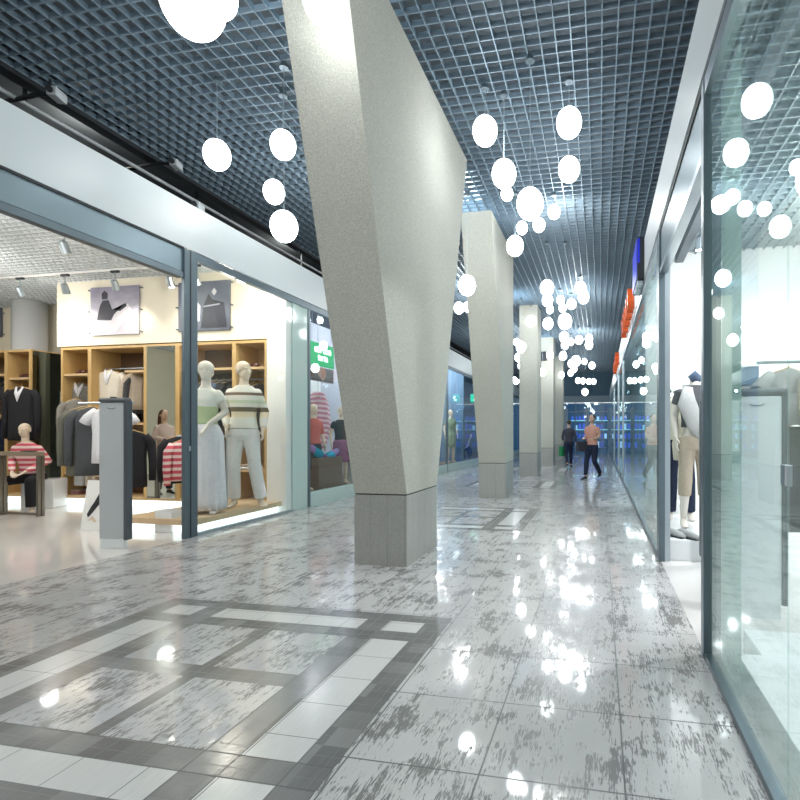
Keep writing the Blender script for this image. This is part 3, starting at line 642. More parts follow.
def pants(root, P, k, mat, name='trousers', flare=.0, end=1.0, off=.014, vox=.010, zt=1.0):
    p = pose(P); mb = MB(); torso(mb, off, zt, .8, p['sw'], p['lean'])
    for i in range(2):
        h_, kn, an = Vector(p['hip'][i]), Vector(p['kn'][i]), Vector(p['an'][i])
        mb.limb([h_, h_.lerp(kn, .25), h_.lerp(kn, .7), kn], [.104 * p['lr'], .102 * p['lr'], .084 * p['lr'], .072 + flare * .3], 16); mb.ell(kn, .072 + flare * .3, 12)
        e = kn.lerp(an, end); mb.limb([kn, kn.lerp(e, .4), e], [.074 + flare * .3, .070 + flare * .5, .062 + flare], 16)
    o = mb.build(name, mat, root, True, vox); o.scale = (k, k, k); return o
def skirt(root, k, mat, z0, z1, r0, r1, name='skirt', ple=18, cy=0, amp=.055):
    R = []
    for q in range(15):
        f = (q / 14) ** 1.6; z = z1 + (z0 - z1) * f; a = r0 + (r1 - r0) * (.72 * min(1, f / .14) ** .7 + .28 * f)
        R.append(ring(0, cy, z, a, a * .82, 144, 2.0, ple, amp * f))
    o = MB().rings(R[::-1]).build(name, mat, root, True); o.scale = (k, k, k); return o
# window man
Xm = -4.98; d_ = 7.12; Xw, Yw = W(244, d_)
kM = (zat(361, Xw, Yw) - .17) / 1.80
tM = thing('mannequin', 'pale man mannequin in striped sweater and white trousers in left window', 'mannequin', (Xw, Yw, .17), .35)
PM_ = dict(sh=((-.155, 0, 1.405), (.155, 0, 1.405)), el=((-.235, .05, 1.18), (.225, .05, 1.18)), wr=((-.165, -.10, .97), (.235, -.05, .95)), kn=((-.11, -.03, .50), (.13, -.02, .50)), an=((-.12, .02, .085), (.20, .0, .085)), ft=((-.1, -1, 0), (.6, -1, 0)), turn=1.15, sw=.88)
body(tM, PM_, kM, 'skin')
m, t_, b, o_ = nt('cream sweater with brown bands'); v = coords(t_); sp = t_.nodes.new('ShaderNodeSeparateXYZ'); t_.links.new(v, sp.inputs[0]); zz = sp.outputs[2]
col = (.80, .76, .66)
cur = mixc(t_, noise(t_, v, 40), (.74, .72, .64), (.86, .84, .78))
for a, b2, cc in ((1.37, 1.405, (.20, .13, .09)), (1.17, 1.225, (.16, .12, .07)), (1.10, 1.17, (.84, .72, .52)), (.90, .965, (.22, .21, .13)), (1.27, 1.31, (.62, .68, .5))):
    f = mth(t_, 'MULTIPLY', mth(t_, 'GREATER_THAN', zz, a), mth(t_, 'LESS_THAN', zz, b2)); cur = mixc(t_, f, cur, cc)
t_.links.new(cur, b.inputs['Base Color']); b.inputs['Roughness'].default_value = .9; M['bandsweater'] = m
top(tM, PM_, kM, 'bandsweater', 'sweater', .016, .86, 1.5, .9); pants(tM, PM_, kM, C('white trouser cotton', (.80, .80, .80)), 'trousers', .012, .96)
# window woman
Xw, Yw = W(206, 6.55)
kW = (zat(361, Xw, Yw) - .17) / 1.80
tW = thing('mannequin', 'woman mannequin with head wrap, green top and long white skirt in left window', 'mannequin', (Xw, Yw, .17), .25)
PW_ = dict(sh=((-.135, 0, 1.405), (.135, 0, 1.405)), el=((-.20, .05, 1.2), (.20, .06, 1.2)), wr=((-.10, -.15, 1.06), (.10, -.16, 1.04)), hd=(((.5, -.5, -.5), (0, 0, -1)), ((-.3, -.5, -.7), (0, 0, -1))), turn=.35, sw=.76)
body(tW, PW_, kW, 'skinw')
top(tW, PW_, kW, stripes('white to green top', (.52, .62, .36), (.80, .80, .74), .9, .56, phase=-.81), 'top', .010, .2, 1.47, 1.0, vox=.008)
skirt(tW, kW, C('white pleated cotton', (.78, .77, .82)), .05, 1.05, .125, .215)
MB().ell((0, .0, 1.715), (.083, .102, .088), 20).ell((0, .085, 1.66), (.045, .04, .045), 12).build('head_wrap', C('cream head wrap', (.78, .72, .64)), tW, True).scale = (kW, kW, kW)
# seated mannequin
Xw, Yw = G(26, 508)
kS = .93
tS = thing('mannequin', 'seated mannequin in red and white striped sweater and black trousers', 'mannequin', (Xw + .13, Yw, -.34), .42)
PS_ = dict(hip=((-.09, .05, .90), (.09, .05, .90)), kn=((-.20, -.40, .86), (.20, -.40, .86)), an=((-.20, -.42, .40), (.22, -.40, .40)), el=((-.26, -.06, 1.18), (.26, -.06, 1.18)), wr=((-.08, -.36, 1.0), (.08, -.36, 1.0)),
           hd=(((.5, -.6, -.35), (0, 0, -1)), ((-.5, -.6, -.4), (0, 0, -1))), lean=.28, headc=(0, -.20, 1.70), tilt=.18, sh=((-.165, -.14, 1.40), (.165, -.14, 1.40)), sw=.92)
body(tS, PS_, kS, 'skin')
M['redstripe'] = stripes('red and white knit', (.62, .10, .14), (.82, .66, .64), .085, .52)
top(tS, PS_, kS, 'redstripe', 'sweater', .022, .9, 1.5, .9); pants(tS, PS_, kS, C('black trouser cloth', (.012, .012, .016)), 'trousers', .018, .92)
t = thing('seat_block', 'white box the striped mannequin sits on', 'stool', (Xw + .19, Yw + .12, 0), .42); MB().b(-.22, .22, -.16, .22, .0, .46, .01).build('block', 'gloss', t)
# tables
def table(label, x0, x1, y0, y1, z, lw=.035):
    t = thing('display_table', label, 'table', ((x0 + x1) / 2, (y0 + y1) / 2, 0)); a, b2 = (x1 - x0) / 2, (y1 - y0) / 2
    MB().b(-a, a, -b2, b2, z - .06, z, .004).build('tabletop', 'tablewood', t)
    for sx in (-1, 1):
        for sy in (-1, 1): MB().box((sx * (a - lw / 2), sy * (b2 - lw / 2), (z - .06) / 2), (lw, lw, z - .06)).build('leg', 'bronze', t)
    for sy in (-1, 1): MB().b(-a + lw, a - lw, sy * (b2 - .02) - .01, sy * (b2 - .02) + .01, .02, .04).build('stretcher', 'bronze', t)
    return t
lx, ly = G(42, 517); table('brown display table in front of the seated mannequin', lx - .80, lx - .07, ly, ly + .09, .93)
table('low brown table at the left picture edge', lx - 1.9, lx - .90, ly - .25, ly + .20, .46)
o = MB().box((0, 0, .005), (.2, .085, .01), 0, .002).box((.02, 0, .014), (.14, .06, .008), .1, .002).build('price_booklet', 'dark'); o.location = (lx - .3, ly + .045, .93); tag(o, 'thin dark booklet lying on the brown display table', 'booklet')
# leaning board
bx, by = G(94, 531)
t = thing('advert_board', 'white advert board with a dark figure standing on shop floor left of gate', 'poster', (bx - .06, by, 0)); t.rotation_euler = (-.16, 0, 0)
bw = .30; MB().b(-bw / 2, bw / 2, 0, .01, 0, .62).build('board', 'white', t); MB().b(-.05, .05, .01, .16, .0, .012).build('foot', 'alu', t)
MB().prism([(.0, -.001, .34), (.08, -.001, .50), (.15, -.001, .56), (.15, -.001, .40), (.06, -.001, .30), (-.02, -.001, .20), (-.06, -.001, .16), (-.08, -.001, .2), (-.03, -.001, .3)], (0, -.003, 0)).build('printed_figure', 'dark', t)
MB().prism([(-.05, -.001, .12), (.0, -.001, .18), (.08, -.001, .12), (.05, -.001, .1), (.0, -.001, .14)], (0, -.003, 0)).build('printed_hand', 'skin', t)
# security gates
def gate(label, x, y, w, h, mb_, dark, rz=0, th=.09, base=True):
    t = thing('security_gate', label, 'security gate', (x, y, 0), rz); th = .05
    MB().b(-w / 2, w / 2 - .0, -th / 2, th / 2, .0 if not base else .10, h - .05, .008).build('panel', mb_, t)
    MB().b(w / 2, w / 2 + .035, -th / 2 - .008, th / 2 + .02, .09, h - .03, .006).build('edge_strip', dark, t)
    MB().b(-w / 2 - .004, w / 2 + .036, -th / 2 - .012, th / 2 + .012, h - .05, h, .02).build('cap', dark, t)
    if base: MB().b(-w / 2 + .005, w / 2 - .005, -th / 2 + .006, th / 2, 0, .10, .004).build('base', 'gatew', t)
    mb = MB(); n_ = 10
    mb.limb([(math.cos(math.pi * (1 + i / n_)) * .045, -th / 2 - .002, h - .10 + math.sin(math.pi * (1 + i / n_)) * .014) for i in range(n_ + 1)], .003, 6).build('embossed_mark', dark, t)
    MB().cyl((0, 0, h), (0, 0, h + .012), .03, 14).build('indicator', dark, t)
    return t
gx, gy = G(113.5, 548); gate('tall grey security gate standing in the left shop entrance', gx, gy, .28, 1.565, 'gate', 'gated', .1)
gate('wide white security gate seen through the near right glass', .995, 3.57, .30, 1.49, 'gatew', 'gated')
gate('narrow white security gate beside the right entrance mannequins', .905 + .15, 4.86, .27, 1.50, 'gatew', 'gated').rotation_euler.z = math.pi
# garments
def garment(label, x, y, z, w=.42, L=.62, mat='dark', sleeve=.5, rz=0, kind='shirt', hmat='wood', dp=.06, flare=0, group=None, nm=None, collar=None):
    t = thing(nm or ('hanging_' + ('sleeveless_blouse' if kind == 'top' else kind)), label, kind, (x, y, z), rz, group)
    mb = MB().limb([(-w * .42, 0, -.10), (0, 0, -.045), (w * .42, 0, -.10)], .009, 8)
    hk = [(0, 0, -.045), (0, 0, -.012)] + [(.014 - .014 * math.cos(a), 0, -.012 + .014 * math.sin(a)) for a in (.8, 1.6, 2.4, 3.1)]
    mb.limb(hk, .0035, 6); mb.build('hanger', hmat, t, True)
    h = w / 2; R = []
    spec = [(-.055, .16, .6), (-.075, .42, .7), (-.105, .86, .9), (-.15, 1, 1), (-.30, .96, 1.1), (-.5 * L, .92 + flare * .4, 1.1), (-.75 * L, .94 + flare * .8, 1.15), (-L, .97 + flare, 1.2)]
    if kind == 'trousers': spec = [(-.06, .5, .5), (-.09, .62, .6), (-.5 * L, .66, .7), (-L, .72, .8)]
    if kind == 'skirt': spec = [(-.07, .45, .6), (-.12, .5, .7), (-.5 * L, .7, .9), (-L, .9, 1.1)]
    for zz, a, b2 in spec: R.append(ring(0, 0, zz, h * a, dp * b2, 40, 2.2, 9, .05 if zz < -.2 else 0))
    clo = MB().rings(R[::-1]).build('cloth', mat, t, True)
    if kind in ('shirt', 'jacket', 'coat', 'top') and sleeve:
        for sx in (-1, 1):
            if sleeve > .3: pts = [(sx * h * .86, 0, -.12), (sx * (h + .045), 0, -.22), (sx * (h + .06), 0, -.12 - sleeve * .6), (sx * (h + .055), -.01, -.12 - sleeve)]; rr = [.05, .052, .046, .040]
            else: pts = [(sx * h * .8, 0, -.11), (sx * (h + .06), 0, -.20), (sx * (h + .10), 0, -.26)]; rr = [.05, .062, .066]
            MB().limb(pts, rr, 14).build('sleeve', mat, t, True)
    if collar: MB().limb([(-.06, -dp * .5, -.05), (-.03, -dp - .01, -.15), (0, -dp - .015, -.30)], [(.012, .01), (.03, .01), (.006, .006)], 8).limb([(.06, -dp * .5, -.05), (.03, -dp - .01, -.15), (0, -dp - .015, -.30)], [(.012, .01), (.03, .01), (.006, .006)], 8).build('collar', collar, clo, True)
    return t
Yg = YB + .25
fab = dict(ivory=C('ivory cloth', (.74, .68, .58)), beige=C('beige cloth', (.45, .38, .30)), gtweed=C('grey tweed', (.26, .25, .22), .95, .4), olive=C('olive grey cloth', (.15, .15, .12)), black=C('black cloth', (.015, .015, .02)),
           slate=C('slate cloth', (.085, .09, .10)), white=C('white cotton', (.84, .85, .90)), navy=C('navy denim', (.012, .02, .05)), lgrey=C('light grey jersey', (.38, .385, .38)), char=C('charcoal cloth', (.05, .05, .055)), pink=C('dusty pink', (.55, .25, .28)), denim=C('blue denim', (.08, .12, .19)), cream2=C('cream knit', (.66, .62, .52)))
def hung(px, ytop, Y, label, **kw): x = onY(px, Y); return garment(label, x, Y, zat(ytop, x, Y), **kw)
def railz(px, Y, ytop): return zat(ytop, onY(px, Y), Y)
hung(80, 380, Yg, 'grey tweed jacket with pale lapels in the oak bay near the mirror', mat=fab['gtweed'], w=.36, L=.85, sleeve=.75, kind='jacket', rz=.5, collar=fab['white'])
hung(76, 396, YB + .1, 'grey brown tweed coat leaning out of the oak bay', mat=fab['gtweed'], w=.30, L=.62, sleeve=.5, kind='coat', rz=.9)
hung(110, 367, Yg - .05, 'ivory button shirt on a wooden hanger behind the grey gate', mat=fab['ivory'], w=.44, L=.95, sleeve=.7, rz=.15, collar=fab['white'])
hung(117, 369, Yg + .08, 'cream shirt close behind the ivory shirt', mat=fab['cream2'], w=.42, L=.9, sleeve=.7, rz=.3)
hung(129, 371, Yg + .14, 'black jacket between the ivory shirt and beige vest', mat=fab['black'], w=.34, L=.85, sleeve=.7, kind='jacket', rz=.6)
hung(134, 370, Yg - .05, 'beige sleeveless top near the mirror door', mat=fab['beige'], w=.36, L=.66, sleeve=0, rz=.3, kind='top')
hung(141, 372, Yg + .05, 'dark grey top at the right end of the shirt bay', mat=fab['char'], w=.3, L=.7, sleeve=.5, rz=1.1, kind='top')
for i, (px, mt, lab) in enumerate(((134, 'black', 'black trousers low in the shirt bay, left one'), (138, 'black', 'black trousers low in the shirt bay, middle one'), (142, 'navy', 'navy trousers low in the shirt bay, right one'))):
    hung(px, 432, Yg - .05, lab, mat=fab[mt], w=.26, L=.75, kind='trousers', rz=1.2)
hung(21.5, 384, YB - .09, 'long black jacket with white shirt collar above the seated mannequin', mat=fab['black'], w=.46, L=.95, sleeve=.8, kind='jacket', rz=.15, collar=fab['white'])
for i, px in enumerate((-12, -5, 1)):
    hung(px, 372, Yg, ('dark garment in the edge wardrobe, ' + ('left', 'middle', 'right')[i]), mat=fab[('black', 'navy', 'slate')[i]], w=.34, L=.5, sleeve=.42, kind='jacket', rz=1.42)
    hung(px, 416, Yg, ('denim trousers in the edge wardrobe, ' + ('left', 'middle', 'right')[i]), mat=fab[('navy', 'denim', 'navy')[i]], w=.3, L=.9, kind='trousers', rz=1.2)
for i, (px, mt) in enumerate(((200, 'black'), (207, 'slate'), (216, 'navy'), (223, 'denim'), (230, 'black'))):
    hung(px, 378, Yg, 'dark jacket behind the window mannequins, %s from the left' % ('first', 'second', 'third', 'fourth', 'fifth')[i], mat=fab[mt], w=.36, L=.78, sleeve=.6, kind='jacket', rz=1.42)
for i, (px, mt) in enumerate(((240, 'black'), (247, 'lgrey'), (254, 'black'), (260, 'char'))):
    hung(px, 380, Yg, 'garment in the bay next to the white wall, %s from the left' % ('first', 'second', 'third', 'fourth')[i], mat=fab[mt], w=.36, L=.9, sleeve=.65, kind='jacket', rz=1.42)
# folded piles & shoes
def folded(label, px, Y, z, mats, w=.28):
    x = onY(px, Y)
    for i, mt in enumerate(mats):
        o = MB().box((0, 0, .02), (w - .01 * i, .26, .036), random.uniform(-.08, .08), .014).build('folded_sweater', fab[mt], None, True); o.location = (x, Y, z + i * .038)
        tag(o, '%s, %s in its pile' % (label, ('lowest', 'second', 'third', 'top')[i]), 'clothing')
folded('folded pale garment on the bottom of the oak bay', 80, Yg, .17, ['pink', 'beige']); folded('folded white garment on the shelf behind the man mannequin', 250, Yg - .1, .64, ['white', 'beige'])
folded('folded dark garment on lower shelf of the shirt bay', 98, Yg, .52, ['char'])
def shoe(label, x, y, z, mat, rz, k=1.0):
    t = thing('shoe', label, 'shoe', (x, y, z), rz)
    MB().limb([(0, .11, .035), (0, .06, .045), (0, -.02, .04), (0, -.10, .03), (0, -.145, .02)], [(.028, .032), (.034, .042), (.034, .034), (.040, .026), (.022, .014)], 12, (0, 0, 1)).build('upper', mat, t, True)
    MB().b(-.036, .036, -.14, .13, 0, .012, .004).build('sole', 'dark', t); t.scale = (k, k, k)
for px, Y, z, lab in ((80, YB + .15, 2.19, 'high shelf of the oak bay'), (24, YB + .15, 2.15, 'high shelf above the black jacket'), (250, YB + .15, 2.22, 'high shelf behind the man mannequin')):
    for q in (0, 1): shoe('dark %s shoe on the %s' % (('left', 'right')[q], lab), onY(px, Y) + q * .11, Y, z, pm('dark leather', (.10, .03, .02), .3), .7)
# rail with handbags and grey coats
Yr = 5.5
xr0, xr1 = onY(79, Yr), onY(134, Yr); zr = zat(403, (xr0 + xr1) / 2, Yr)
t = thing('clothes_rail', 'freestanding steel clothes rail behind the grey security gate', 'clothes rail', ((xr0 + xr1) / 2, Yr, 0)); hw = (xr1 - xr0) / 2
MB().cyl((-hw, 0, zr), (hw, 0, zr), .014, 10).build('crossbar', 'alu', t)
for sx in (.28, .8): MB().cyl((sx * hw, 0, 0), (sx * hw, 0, zr), .014, 10).build('upright', 'alu', t); MB().b(sx * hw - .02, sx * hw + .02, -.22, .22, 0, .02).build('foot', 'alu', t)
hung(84, 403, Yr, 'olive grey long coat on the freestanding rail', mat=fab['olive'], w=.34, L=.95, sleeve=.7, kind='coat', rz=.9, flare=.1)
hung(92, 403, Yr, 'slate grey long coat on the rail next to the white t-shirt', mat=fab['slate'], w=.36, L=.95, sleeve=.7, kind='coat', rz=.8)
x = onY(114, Yr); garment('white t-shirt on the rail behind the grey security gate', x, Yr - .06, zr, mat=fab['white'], w=.46, L=.78, sleeve=.2, kind='shirt', rz=.15)
x = onY(127, Yr); garment('black jacket at the right end of the freestanding rail', x, Yr + .05, zr - .30, mat=fab['black'], w=.36, L=.8, sleeve=.6, kind='jacket', rz=.9)
# handbags hanging low
for px, py, mt, lab in ((81, 468, 'lgrey', 'pale grey'), (92, 468, 'beige', 'olive beige')):
    x = onY(px, YB + .05); z = zat(py + 12, x, YB)
    t = thing('handbag', lab + ' handbag hanging low in front of the oak bay', 'bag', (x, YB + .05, z)); MB().b(-.09, .09, -.05, .05, -.1, .1, .02).build('body', fab[mt], t); MB().limb([(-.06, 0, .1), (-.04, 0, .25), (.04, 0, .25), (.06, 0, .1)], .006, 6).build('strap', 'dark', t)
# striped garment at the post
x, y = G(180, 523); garment('red and white striped sweater hanging just left of the entrance post', W(183, 7.1)[0], W(183, 7.1)[1], zat(436, *W(183, 7.1)), mat='redstripe', w=.34, L=.62, sleeve=.55, kind='shirt', rz=1.35)
hung(181, 432, 6.45, 'black jacket hanging beside the striped sweater', mat=fab['black'], w=.4, L=.75, sleeve=.6, kind='jacket', rz=1.0)
xx, yy = W(183, 7.1)
t = thing('clothes_rail', 'short steel clothes rail behind the entrance post', 'clothes rail', (xx, yy, 0)); zz_ = zat(436, xx, yy)
MB().cyl((-.1, 0, zz_), (.75, 0, zz_), .012, 8).build('crossbar', 'alu', t); MB().cyl((.7, 0, 0), (.7, 0, zz_), .012, 8).build('upright', 'alu', t); MB().b(.68, .72, -.2, .2, 0, .02).build('foot', 'alu', t)
t = thing('carton', 'small white box on the shop floor left of entrance post', 'box', (*G(170, 531), 0)); MB().b(-.12, .12, -.1, .1, 0, .26, .006).build('carton_body', 'gloss', t); MB().cyl((-.06, -.1, .16), (-.06, -.106, .16), .008, 8).build('button', 'dark', t)
# people
def person(label, x, y, h, rz, P, shirt, trouser, hair, skin='flesh', long_=False, sleeve=.95, fl=.0):
    t = thing('person', label, 'person', (x, y, 0), rz); k = h / 1.80
    body(t, P, k, skin); top(t, P, k, shirt, 'top', .016, sleeve, 1.5, .95); pants(t, P, k, trouser, 'trousers', fl, .93)
    p = pose(P)
    mb = MB().ell((0, .02, 1.72), (.085, .10, .085), 18)
    if long_: mb.limb([(0, .06, 1.72), (0, .09, 1.6), (0, .10, 1.46), (0, .10, 1.38)], [(.08, .06), (.085, .05), (.08, .04), (.04, .02)], 14)
    else: mb.limb([(0, .06, 1.70), (0, .075, 1.63)], [(.07, .05), (.055, .04)], 12)
    mb.build('hair', hair, t, True, .010).scale = (k, k, k)
    for i in range(2):
        an = Vector(p['an'][i]); mb = MB(); foot(mb, an, p['ft'][i]); o = mb.build('shoe', 'dark', t, True); o.scale = (k * 1.0, k, k); o.modifiers.new('d', 'DISPLACE').strength = .006
    return t
fabB = dict(brown=C('dark jacket', (.045, .045, .06)), tr=C('dark trousers', (.012, .02, .05)), coral=C('coral top', (.62, .32, .25)), hair=C('dark brown hair', (.035, .02, .012), .5))
walk = dict(kn=((-.09, -.14, .52), (.09, -.02, .50)), an=((-.09, -.20, .085), (.09, .30, .14)), el=((-.24, .10, 1.18), (.24, -.02, 1.18)), wr=((-.26, .0, .95), (.22, -.20, 1.02)), turn=.1)
px1, py1 = G(569, 467)
tp = person('person in dark jacket and trousers walking with a green bag', px1, py1, 1.66, 3.3, dict(walk), fabB['brown'], fabB['tr'], fabB['hair'])
px2, py2 = G(592, 479)
tp = person('person in coral top and navy trousers walking down the hall', px2, py2, 1.68, -.5, dict(walk, wr=((-.16, -.22, 1.12), (.14, -.24, 1.12)), hd=(((.6, -.5, .1), (0, 0, -1)), ((-.6, -.5, .1), (0, 0, -1)))), fabB['coral'], fabB['tr'], fabB['hair'], sleeve=.3)
def bag(label, x, y, z, mat, w=.3, h=.34, rz=0):
    t = thing('shopping_bag', label, 'bag', (x, y, z), rz); MB().b(-w / 2, w / 2, -.06, .06, -h, 0, .01).build('body', mat, t); MB().limb([(-w * .25, 0, 0), (-w * .15, 0, .14), (w * .15, 0, .14), (w * .25, 0, 0)], .005, 6).build('handle', 'dark', t)
bag('green shopping bag held by the person in dark jacket', px1 - .23, py1 + .02, .72, C('green bag', (.02, .22, .08)), .26, .34, .9); bag('dark shopping bag carried by the person in coral top', px2 - .25, py2 - .05, .98, fabB['brown'], .3, .26, .4)
tw = person('woman with long brown hair and pale pink top reflected in the mirror door', -8.4, 5.26, 1.66, 1.9, dict(sh=((-.14, 0, 1.405), (.14, 0, 1.405)), el=((-.19, .03, 1.2), (.19, .03, 1.2)), wr=((-.08, -.22, 1.12), (.08, -.24, 1.16)), hd=(((.8, -.3, .1), (0, 1, 0)), ((-.8, -.3, .1), (0, 1, 0))), turn=.1, sw=.8), C('pale pink top', (.62, .48, .44)), fab['black'], C('brown hair', (.10, .04, .02), .5), long_=True)
# right entrance mannequins
Xw, Yw = W(694.5, 5.5)
tR = thing('mannequin', 'headless mannequin in navy top and beige cropped trousers at right entrance', 'mannequin', (Xw, Yw, .19), .15)
PR = dict(el=((-.20, .05, 1.18), (.20, .02, 1.18)), wr=((-.19, .0, .94), (.19, -.06, .93)), sw=.8)
kR = 1.02; body(tR, PR, kR, 'skinw', nohead=True); top(tR, PR, kR, fab['slate'], 'top', .02, .25, 1.5, 1.0); pants(tR, PR, kR, fab['beige'], 'cropped_trousers', .004, .42)
MB().limb([(-.09, -.08, 1.47), (-.12, -.13, 1.30), (-.04, -.15, 1.08), (.06, -.13, .90)], [(.05, .02), (.10, .025), (.09, .025), (.03, .01)], 12).limb([(.12, .02, 1.49), (-.1, .09, 1.47)], [(.04, .03), (.04, .03)], 10).build('draped_shawl', fab['lgrey'], tR, True).scale = (kR,) * 3
MB().limb([(-.04, 0, 1.55), (0, -.02, 1.585), (.05, 0, 1.55)], [(.05, .05), (.07, .05), (.05, .04)], 12).build('neck_scarf', fab['denim'], tR, True).scale = (kR,) * 3
Xw, Yw = W(680, 5.95)
tR2 = thing('mannequin', 'mannequin in long cream shawl and navy trousers at right entrance', 'mannequin', (Xw, Yw, .19), -.1)
kR = .97; P2 = dict(sw=.76, el=((-.19, .03, 1.18), (.19, .03, 1.18)), wr=((-.19, -.05, .94), (.19, -.05, .94))); body(tR2, P2, kR, 'skinw', nohead=True); top(tR2, P2, kR, fab['cream2'], 'cardigan', .02, .9, 1.5, .9); pants(tR2, P2, kR, fab['navy'], 'trousers', .006, .98)
MB().limb([(.1, -.12, 1.46), (.06, -.16, 1.2), (-.02, -.16, .9), (-.05, -.13, .72)], [(.05, .02), (.09, .025), (.08, .02), (.03, .01)], 12).build('shawl', fab['cream2'], tR2, True).scale = (kR,) * 3
for i, (dx, dy) in enumerate(((-.10, -.30), (.02, -.36))):
    shoe('grey %s sandal at the feet of the right entrance mannequins' % ('left', 'right')[i], .80 + dx, 5.5 + dy, .19, fab['lgrey'], .7)
# plant
Xq, Yq = W(673.5, 6.55)
t = thing('potted_plant', 'grey green bushy plant behind the right entrance mannequins', 'plant', (Xq, Yq, 0))
MB().limb([(0, 0, 0), (0, 0, .32)], [.12, .16], 20).build('pot', 'white', t); mb = MB(); mb.cyl((0, 0, .3), (0, 0, 1.0), .015)
for i in range(10): a = i * 2.4; mb.limb([(0, 0, .8 + i * .05), (.1 * math.cos(a), .1 * math.sin(a), 1.1 + i * .06)], [.008, .004], 6)
mb.build('stem', 'darkwood', t)
mb = MB()
for i in range(420):
    a = random.uniform(0, math.tau); zc = random.uniform(.85, 1.72); r = random.uniform(.03, .22) * (1 - abs(zc - 1.3) * .8)
    p = Vector((r * math.cos(a), r * math.sin(a), zc)); q = Vector((math.cos(a) + random.uniform(-.6, .6), math.sin(a) + random.uniform(-.6, .6), random.uniform(-.3, 1))).normalized(); u_ = q.cross(Vector((0, 0, 1))).normalized() * .014
    mb.quad(p, p + q * .035 + u_, p + q * .075, p + q * .035 - u_)
o = mb.build('foliage', C('sage leaves', (.12, .17, .13), .5, .4), t)
# right rail with clothes
Yr2 = 4.6; xg = onY(789, Yr2); zr = zat(362, xg, Yr2)
t = thing('clothes_rail', 'steel clothes rail inside the right shop behind the white gate', 'clothes rail', (xg, Yr2, 0))
MB().cyl((-.25, 0, zr), (1.3, 0, zr), .014, 10).build('crossbar', 'alu', t)
for xq in (-.05 + .5, 1.2): MB().cyl((xq, 0, 0), (xq, 0, zr), .014, 10).build('upright', 'alu', t); MB().b(xq - .02, xq + .02, -.22, .22, 0, .02).build('foot', 'alu', t)
garment('light grey blouse on a wooden hanger at the right picture edge', xg, Yr2, zr, mat=fab['lgrey'], w=.36, L=.52, sleeve=.25, kind='shirt', rz=.25)
garment('beige top hanging right of the light grey blouse', xg + .22, Yr2, zr, mat=fab['beige'], w=.36, L=.6, sleeve=.4, kind='top', rz=.8)
garment('long black skirt on the lower hanger at the right picture edge', xg + .08, Yr2 + .08, zat(418, xg, Yr2), mat=fab['char'], w=.42, L=.95, kind='skirt', rz=.2)
# shop B mannequins
def wman(label, px, Xp, ztop, ptop, shirt, bottom, kind, rz, skin='skin'):
    Y = onX(px, Xp); k = (ztop - .20) / 1.8; t = thing('mannequin', label, 'mannequin', (Xp, Y, .20), rz); body(t, dict(sw=.88), k, skin, vox=.011)
    top(t, dict(sw=.88), k, shirt, 'top', .016, ptop, 1.5, .95, vox=.012)
    if kind == 'skirt': skirt(t, k, bottom, .52, 1.03, .15, .19, ple=9)
    else: pants(t, dict(sw=.88), k, bottom, 'shorts', .03, .1, vox=.012)
    return t
pst = stripes('pink striped silk', (.62, .22, .32), (.80, .62, .66), .09, .5, axis=2, slant=.6)
t = wman('mannequin in red top and dark shorts half hidden at the green sign window', 313.5, -5.0, 1.72, .5, C('red top', (.6, .15, .12)), fab['char'], 'short', 1.2)
wman('mannequin with purple patterned dress and dark scarf in the farther left window', 341, -5.0, 1.72, .25, fab['black'], C('purple print', (.28, .10, .22), .8, .5), 'skirt', .8)
Xd = -5.15; Yd = onX(318, Xd)
t = thing('draped_garment', 'pink and white slanted striped dress hanging in the green sign window', 'dress', (Xd, Yd, zat(392, Xd, Yd)), 1.3)
MB().rings([ring(0, 0, z, a, .07, 40, 2, 7, .06) for z, a in ((-1.05, .10), (-.95, .22), (-.6, .30), (-.25, .26), (-.05, .17), (0, .06))]).build('cloth', pst, t, True); MB().cyl((0, 0, -.02), (0, 0, 3.7 - t.location.z), .004, 6).build('wire', 'wire', t)
t = thing('draped_scarf', 'turquoise and violet scarf draped over a low stand in the window', 'scarf', (-4.95, onX(326, -4.95), .20))
MB().limb([(0, -.5, .75), (0, -.25, .62), (0, .05, .55), (0, .4, .66)], [(.05, .06), (.10, .08), (.12, .08), (.05, .05)], 12).build('scarf', stripes('turquoise violet scarf', (.02, .40, .60), (.35, .22, .5), .4, .5, axis=1), t, True); MB().b(-.12, .12, -.45, .4, 0, .56, .02).build('stand', 'darkwood', t)
t = thing('round_table', 'small round table with silver cloth under the purple dress mannequin', 'table', (-4.95, onX(343, -4.95) + .35, .20)); MB().cyl((0, 0, .58), (0, 0, .62), .35, 28).build('tabletop', 'dark', t); MB().limb([(0, 0, 0), (0, 0, .3), (0, 0, .58)], [.2, .12, .1], 16).build('pedestal', fab['lgrey'], t)
# window between pillar one and two
wman('mannequin in green dress in the window between the first two pillars', 450.5, -5.0, 2.0, .3, C('green dress', (.22, .30, .20)), C('green skirt', (.25, .32, .22)), 'skirt', .8)
Yk = onX(463, -5.0)
t = thing('lounge_chair', 'white curved chair in the window between the first two pillars', 'chair', (-5.1, Yk - .2, .20), .4)
MB().limb([(-.35, 0, .25), (0, 0, .34), (.3, 0, .5), (.45, 0, .95)], [(.25, .02), (.25, .025), (.25, .025), (.22, .02)], 12, (0, 0, 1)).build('seat_shell', 'gloss', t, True)
for sx in (-.3, .3):
    for sy in (-.18, .18): MB().cyl((sx, sy, 0), (sx * .8, sy, .34), .014).build('leg', 'alu', t)
o = MB().ell((0, 0, 0), (.22, .2, .26), 16).build('cushion', pm('navy cushion cloth', (.02, .04, .2), .8), None, True); o.location = (-5.1, Yk + .9, .46); tag(o, 'navy blue cushion beside the white curved chair', 'cushion')
